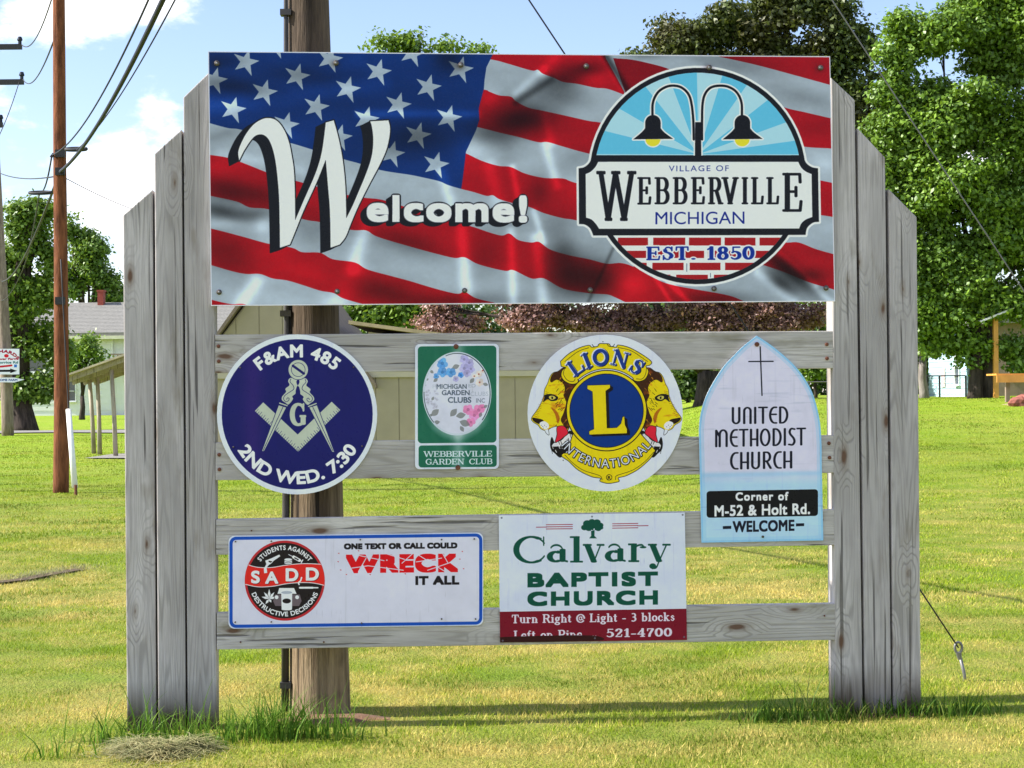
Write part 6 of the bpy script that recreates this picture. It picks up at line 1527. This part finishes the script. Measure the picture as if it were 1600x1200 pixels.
def white_house():
    Y = 71.0; z0 = float(ground_z(-17, Y)) - .1; x0, x1 = at(20, 600, Y).x, at(345, 600, Y).x; ze = at(150, 521, Y).z; zr = at(150, 478, Y + 4.5).z; dep = 9
    t = empty('white_house', Vector(((x0 + x1) / 2, Y, z0)), 'two storey white house with a grey shingle roof behind the left posts', 'house')
    MB().prism([Vector((x0, Y, z0)), Vector((x1, Y, z0)), Vector((x1, Y, ze)), Vector((x0, Y, ze))], Vector((0, dep, 0))).build('wall', m_white_w, t, recalc=True)
    for sd in (x0, x1): MB().add([(sd, Y, ze), (sd, Y + dep, ze), (sd, Y + dep / 2, zr - .1)], [(0, 1, 2)]).build('gable', m_white_w, t)
    wall_boards(t, Vector((x0, Y, 0)), Vector((x1, Y, 0)), z0, ze - .25, m_white_w, step=.3)
    ov = .45; rf = None
    for s in (0, 1):
        ya, yb = (Y - ov, Y + dep / 2) if s == 0 else (Y + dep + ov, Y + dep / 2)
        zlow = ze - ov * (zr - ze) / (dep / 2)
        P = [Vector((x0 - .4, ya, zlow)), Vector((x0 - .4, yb, zr)), Vector((x0 - .4, yb, zr + .14)), Vector((x0 - .4, ya, zlow + .14))]
        o = MB().prism(P, Vector((x1 - x0 + .8, 0, 0))).build('roof', m_roof_g, t, recalc=True); rf = rf or o
    n = 22    # shingle courses, each a shallow step
    for i in range(n):
        f0, f1 = i / n, (i + 1) / n; ya, yb = Y - ov + (dep / 2 + ov) * f0, Y - ov + (dep / 2 + ov) * f1; slope = (zr - (ze - ov * (zr - ze) / (dep / 2)))
        za = ze - ov * (zr - ze) / (dep / 2) + slope * f0 + .145; zb = za + slope / n
        P = [Vector((x0 - .4, ya, za)), Vector((x0 - .4, yb, zb)), Vector((x0 - .4, yb, zb + .008)), Vector((x0 - .4, ya, za + .022))]
        MB().prism(P, Vector((x1 - x0 + .8, 0, 0))).build('shingle_course', m_roof_g, rf, recalc=True)
    c = at(158.5, 470, Y + 4.2); MB().box(Vector((c.x, Y + 4.2, zr + .2)), .13, .2, .42).build('chimney', m_brick, rf); MB().box(Vector((c.x, Y + 4.2, zr + .65)), .16, .24, .04).build('chimney_cap', m_brick, rf)
    c2 = None; 0 and MB().box(Vector((c2.x, Y + 4.2, zr + .1)), .14, .2, .4).build('chimney', m_brick, rf)
    MB().box(Vector(((x0 + x1) / 2, Y - ov - .03, ze - .19)), (x1 - x0) / 2 + .4, .05, .07).build('gutter', M_plain('cream_gutter', (.7, .67, .52), .5), t)
    p = at(175.5, 524, Y - .1); MB().tube([p, Vector((p.x, Y - .1, z0 + .2))], .04, 8).build('downspout', m_wframe, t)
    window(t, at(113, 611, Y - .06), .26, .82, Vector((0, -1, 0))); window(t, at(60, 560, Y - .06), .8, 1.1, Vector((0, -1, 0))); window(t, at(215, 560, Y - .06), .8, 1.1, Vector((0, -1, 0)))
    # little balcony
    b0 = at(171, 574, Y - 1.0); b1 = at(210, 574, Y - 1.0); bal = MB().box((b0 + b1) / 2 + Vector((0, .5, 0)), (b1.x - b0.x) / 2, .5, .06).build('balcony', m_curb, t)
    for i in range(7): MB().box(Vector((b0.x + (b1.x - b0.x) * i / 6, Y - 1.45 + .45, b0.z + .28)), .025, .025, .26).build('baluster', m_curb, bal)
    MB().box((b0 + b1) / 2 + Vector((0, 0, .55)), (b1.x - b0.x) / 2, .03, .03).build('handrail', m_curb, bal)
white_house()

def right_side():
    # pale blue house: one lit face, one with shade put into its siding colour
    Y = 52.0; a = at(1452, 615, 54); b = at(1511, 615, 50.5); c = at(1550, 615, 53.5)
    a.z = b.z = c.z = 0; z0 = float(ground_z(10, 52)) - .1; z1 = at(1490, 520, Y).z
    t = empty('blue_house', Vector((b.x, b.y, z0)), 'pale blue clapboard house half hidden under the green maple', 'house')
    d = a + (c - b)
    MB().prism([Vector((p.x, p.y, z0)) for p in (a, b, c, d)], Vector((0, 0, z1 - z0))).build('wall', m_blue_shade, t, recalc=True)
    wall_boards(t, a, b, z0, z1 - .1, m_blue_w, step=.17); wall_boards(t, b, c, z0, z1 - .1, m_blue_shade, step=.17)
    n1 = (b - a).normalized(); n1 = Vector((n1.y, -n1.x, 0))
    def onw(f, z): p = a.lerp(b, f) + n1 * .03; return Vector((p.x, p.y, z))
    window(t, onw(.80, at(1500, 587, 51).z), .36, .52, n1); window(t, onw(.80, at(1500, 556, 51).z), .36, .4, n1); MB().box(onw(.42, at(1477, 590, 52).z), .17, .02, .3, ((b - a).normalized(), n1, Vector((0, 0, 1)))).build('shutter', M_plain('pinkish_panel', (.5, .42, .42), .7), t)
    rz = z1; ctr = (a + c) / 2
    MB().prism([Vector((p.x, p.y, rz)) + (Vector((p.x, p.y, 0)) - ctr) * .12 for p in (a, b, c, d)], Vector((0, 0, .15))).build('roof', m_roof_g, t, recalc=True)
    # brown house at the right edge
    Y2 = 50.0; x0, x1 = at(1556, 600, Y2).x, at(1800, 600, Y2).x; z0 = float(ground_z(16, Y2)) - .1; z1 = at(1580, 505, Y2).z
    t2 = empty('brown_house', Vector(((x0 + x1) / 2, Y2, z0)), 'shaded brown walled house at the right edge behind the deck', 'house')
    MB().prism([Vector((x0, Y2, z0)), Vector((x1, Y2, z0)), Vector((x1, Y2, z1)), Vector((x0, Y2, z1))], Vector((0, 5, 0))).build('wall', m_curb, t2, recalc=True)
    window(t2, at(1592, 580, Y2 - .04), .45, .45, Vector((0, -1, 0))); MB().box(Vector(((x0 + x1) / 2, Y2 + 2.4, z1 + .1)), (x1 - x0) / 2 + .3, 2.8, .1).build('roof', m_roof_g, t2)
    # orange timber deck / post
    Yd = 37.5; g = float(ground_z(at(1575, 600, Yd).x, Yd)); dk = empty('timber_table', Vector((at(1576, 600, Yd).x, Yd, g)), 'orange stained timber picnic table on the slope at the right edge', 'table')
    c0 = at(1549, 593, Yd); c1 = at(1640, 591, Yd)
    for i in range(4): MB().box((c0 + c1) / 2 + Vector((0, -.3 + i * .2, .10)), (c1.x - c0.x) / 2, .092, .02).build('plank', m_orange, dk)
    MB().box((c0 + c1) / 2 + Vector((0, -.42, .0)), (c1.x - c0.x) / 2, .02, .08).build('apron', m_orange, dk)
    for px in (1574, 1625): p = at(px, 600, Yd); MB().box(Vector((p.x, Yd, (g + c0.z) / 2)), .045, .045, (c0.z - g) / 2 + .1).build('leg', m_curb, dk)
    Yp = 40.6; pp = at(1556, 588, Yp); zg = float(ground_z(pp.x, Yp)); zt = at(1556, 490, Yp).z
    tt = empty('play_shelter', Vector((pp.x, Yp, zg)), 'orange timber post carrying a small white canvas roof at the edge of the maple', 'shelter')
    MB().box(Vector((pp.x, Yp, (zt + zg) / 2)), .055, .055, (zt - zg) / 2).build('post', m_orange, tt)
    ax_ = Vector((pp.x - .12, Yp, zt - .02)); MB().add([ax_ + Vector((-.34, -.3, -.17)), ax_ + Vector((.5, -.3, .16)), ax_ + Vector((.5, .3, .16)), ax_ + Vector((-.34, .3, -.17)), ax_ + Vector((-.3, -.3, -.20)), ax_ + Vector((.5, -.3, .12)), ax_ + Vector((.5, .3, .12)), ax_ + Vector((-.3, .3, -.20))],
        [(0, 1, 2, 3), (7, 6, 5, 4), (0, 4, 5, 1), (2, 6, 7, 3), (0, 3, 7, 4), (1, 5, 6, 2)]).build('canvas_roof', m_tent, tt)
    # stones at the mound
    rr = random.Random(4)
    for i, (px, py, s, lb) in enumerate(((1590, 612, .22, 'leftmost reddish stone on the mound at the right edge'), (1603, 618, .26, 'reddish stone at the frame edge below the table'), (1597, 603, .2, 'reddish stone tucked beneath the timber table'), (1612, 606, .28, 'largest reddish stone just past the right edge'))):
        Yq = 36.0 + rr.uniform(-.3, .5); p = at(px, py, Yq); zz = float(ground_z(p.x, Yq)); bm = bmesh.new(); bmesh.ops.create_icosphere(bm, subdivisions=2, radius=s)
        for v in bm.verts: v.co *= rr.uniform(.8, 1.15); v.co.z *= .7
        me = bpy.data.meshes.new('stone'); bm.to_mesh(me); bm.free(); me.materials.append(m_stone); o = bpy.data.objects.new('stone', me); COL.objects.link(o); o.location = (p.x, Yq, zz + s * .3); tag(o, lb, 'stone')
    # chain link fence
    fz = lambda x, y: float(ground_z(x, y)); Yf = 47.5; fa = at(1466, 600, Yf); fe = at(1516, 600, Yf)
    f = empty('chain_link_fence', Vector((fa.x, Yf, fz(fa.x, Yf))), 'thin chain link fence in front of the pale blue house', 'fence')
    zt = at(1490, 587, Yf).z
    for px in (1448, 1468, 1509): p = at(px, 600, Yf); MB().tube([Vector((p.x, Yf, fz(p.x, Yf))), Vector((p.x, Yf, zt))], .028, 6).build('post', m_cable, f)
    p0, p1 = at(1448, 600, Yf), at(1509, 600, Yf); MB().tube([Vector((p0.x, Yf, zt)), Vector((p1.x, Yf, zt))], .02, 6).build('top_rail', m_cable, f)
    mb = MB(); x = p0.x
    zb = fz(p0.x, Yf) + .02; H = zt - zb
    while x < p1.x: 
        for s in (1, -1):
            xe = min(max(x + s * H, p0.x), p1.x); hh = abs(xe - x)
            if hh > .02: mb.tube([Vector((x, Yf, zb)), Vector((xe, Yf, zb + hh))], .0022, 3, cap=False)
        x += .11
    tag(mb.build('wire_mesh', m_steel, f), kind='stuff')
    fb = empty('chain_link_fence', G(at(1215, 600, 49).x, 49), 'dim chain link fence under the shrubs left of the right posts', 'fence'); za = at(1250, 597, 49).z
    for px in (1212, 1262, 1312): p = at(px, 600, 49); MB().tube([Vector((p.x, 49, fz(p.x, 49))), Vector((p.x, 49, za))], .026, 6).build('post', m_steel, fb)
    q0, q1 = at(1212, 600, 49), at(1312, 600, 49); MB().tube([Vector((q0.x, 49, za)), Vector((q1.x, 49, za))], .02, 6).build('top_rail', m_steel, fb)
    # pinkish shed behind the copper maple
    Ys = 60; x0, x1 = at(1040, 600, Ys).x, at(1135, 600, Ys).x; zg = fz(x0, Ys) - .2; zt = at(1080, 575, Ys).z
    sh = empty('pink_shed', Vector(((x0 + x1) / 2, Ys, zg)), 'pinkish shed wall glimpsed left of the copper maple trunk', 'shed')
    MB().box(Vector(((x0 + x1) / 2, Ys + 1, (zg + zt) / 2)), (x1 - x0) / 2, 1, (zt - zg) / 2).build('wall', M_plain('pink_wall', (.45, .31, .29), .8), sh); MB().box(Vector(((x0 + x1) / 2, Ys + 1, zt + .06)), (x1 - x0) / 2 + .2, 1.2, .06).build('roof', m_roof_g, sh)
right_side()

# ================================================================== ground details round the sign
def cluster(cx, cy, sx, sy, n, r): return np.stack([r.normal(cx, sx, n), r.normal(cy, sy, n)], 1)
def tall_grass():
    r = np.random.default_rng(77)
    def pt(px, Y): return at(px, 1120, Y).x, Y
    groups = [('left posts', [(92, 5.95, .05, .03, 46), (165, 6.2, .05, .04, 60), (215, 6.22, .09, .05, 170), (262, 6.28, .08, .04, 150), (310, 6.2, .06, .05, 150), (350, 6.26, .10, .05, 190), (395, 6.3, .06, .04, 90)], (.05, .15)),
              ('utility pole', [(430, 6.25, .05, .03, 150), (455, 6.27, .05, .03, 120), (500, 6.25, .07, .03, 120), (540, 6.3, .05, .03, 60), (410, 6.3, .05, .03, 70)], (.07, .22)),
              ('right posts', [(1200, 6.5, .10, .05, 200), (1255, 6.52, .10, .05, 400), (1310, 6.53, .07, .04, 220), (1370, 6.56, .10, .03, 220), (1430, 6.58, .07, .04, 160), (1480, 6.6, .10, .05, 230), (1545, 6.62, .10, .05, 120)], (.03, .11))]
    for nm, cl, h in groups:
        pts = np.vstack([cluster(at(px, 1120, Y).x, Y, sx, sy, n, r) for px, Y, sx, sy, n in cl for n in [int(n * .5)]])
        o = blades('tall_grass', None, m_tall, 'tall dark green grass tufts left by the mower at the ' + nm, int(pts[0, 0] * 100) % 97 + 3, (pts[:, 0], pts[:, 1]), h, .0032, .95, seg=4)
    t_ = np.array([(at(px, 1120, Y).x, Y) for px in (95, 160, 222, 236, 300, 372, 425, 440, 452, 470, 535, 1206, 1240, 1262, 1300, 1480, 1500) for Y in (6.2 if px < 600 else 6.5,) for _ in range(4)]); t_ = t_ + r.normal(0, .012, t_.shape)
    blades('tall_grass', None, m_tall, 'scattered tallest seed stalks among the uncut tufts', 5, (t_[:, 0], t_[:, 1]), (.14, .27), .0026, .7, seg=5)
    # low fringe of longer lawn along the whole base
    # dry clippings heaped at the foot of the left posts
    V_, F_ = [], []
    rr = random.Random(8)
    for i in range(2600):
        kc = rr.choice(((212, 6.06, 20, .05), (262, 6.0, 22, .05), (300, 6.07, 16, .035), (235, 5.98, 34, .09))); px = rr.gauss(kc[0], kc[2]); Y = kc[1] + rr.gauss(0, kc[3]); x = at(px, 1150, Y).x
        d = ((px - 240) / 60) ** 2 + ((Y - 6.02) / .15) ** 2; zz = .05 * math.exp(-((px - kc[0]) / kc[2]) ** 2 - ((Y - kc[1]) / kc[3]) ** 2) * rr.random() + rr.uniform(0, .008) - .03
        a = rr.uniform(0, 6.28); L = rr.uniform(.025, .075); w = .0016; el = rr.uniform(-.25, .3)
        c, s = math.cos(a), math.sin(a); b = len(V_)
        k = rr.uniform(-.3, .3) * L
        V_ += [(x - s * w, Y + c * w, zz), (x + s * w, Y - c * w, zz), (x + c * L - s * k + s * w, Y + s * L + c * k - c * w, zz + L * el), (x + c * L - s * k - s * w, Y + s * L + c * k + c * w, zz + L * el), (x + c * L * 1.9, Y + s * L * 1.9, max(-.028, zz + L * el * .3))]
        F_ += [(b, b + 1, b + 2), (b, b + 2, b + 3), (b + 3, b + 2, b + 4)]
    tag(mesh_np('grass_clippings', V_, F_, m_hay), kind='stuff', label='heap of dry grass clippings at the foot of the left posts')
tall_grass()
def patches():
    r = random.Random(5)
    def patch(name, cx, cy, rx, ry, mat, label, h=.012):
        mb = MB(); n = 28; V_ = [(cx, cy, float(ground_z(cx, cy)) + h)]
        for ring, f in ((0, .5), (1, 1.0)):
            for k in range(n):
                q = k / n * 6.283; j = f * (r.uniform(.75, 1.15) if ring else 1); x = cx + math.cos(q) * rx * j; y = cy + math.sin(q) * ry * j
                V_.append((x, y, float(ground_z(x, y)) + (h if ring == 0 else -.004)))
        F_ = [(0, 1 + k, 1 + (k + 1) % n) for k in range(n)]; F2 = [(1 + k, 1 + n + k, 1 + n + (k + 1) % n, 1 + (k + 1) % n) for k in range(n)]
        o = mb.add(V_, F_ + F2).build(name, mat, None, smooth=True); tag(o, label, kind='structure')
    x = at(520, 1110, 6.62).x; patch('bare_soil', x, 6.60, .26, .10, m_soil, 'bare reddish soil at the foot of the utility pole', .02)
    patch('bare_soil', at(1380, 1100, 6.62).x, 6.6, .22, .06, m_soil, 'dark soil round the right posts', .008)
    patch('bare_soil', at(1622, 650, 36.5).x, 36.5, .75, .6, M_plain('dry_earth', (.36, .26, .16), .95, 0, .2, 8), 'dry earth under the picnic table', .05)
    # rut with torn turf at far left
    P = [at(-40, 925, 11.2), at(30, 903, 11.5), at(70, 894, 11.8), at(125, 884, 12.2)]
    pts = [(p.x, 3250 / 1. * 0 + p.y) for p in P]
    ribbon('soil_rut', pts, .11, M_plain('dark_soil', (.075, .045, .025), .95, 0, .5, 20, .8), .016, 'structure', 'short dark soil rut cut in the lawn at far left', n=10)
    rn = np.random.default_rng(6); S_ = smooth(pts, n=40); q = S_[rn.integers(0, len(S_), 1500)] + rn.normal(0, .09, (1500, 2)) + np.array([0, .20])
    blades('torn_turf', None, m_hay, 'dry torn turf along the soil rut', 4, (q[:, 0], q[:, 1]), (.02, .05), .003, .9, seg=2)
patches()

for o in list(COL.objects):
    if o.parent is None:
        g = {'utility pole': 'utility poles', 'wire': 'guy wires', 'cable': 'overhead cables', 'stone': 'stones on the mound', 'cable loop': 'cable storage loops', 'fence': 'chain link fences', 'house': 'houses behind the lawn'}.get(o.get('category'))
        if g: o['group'] = g
        if o.name.split('.')[0] in ('lodge_sign', 'garden_club_sign', 'lions_club_sign', 'methodist_church_sign', 'crash_warning_sign', 'baptist_church_sign'): o['group'] = 'club and church signs on the frame'
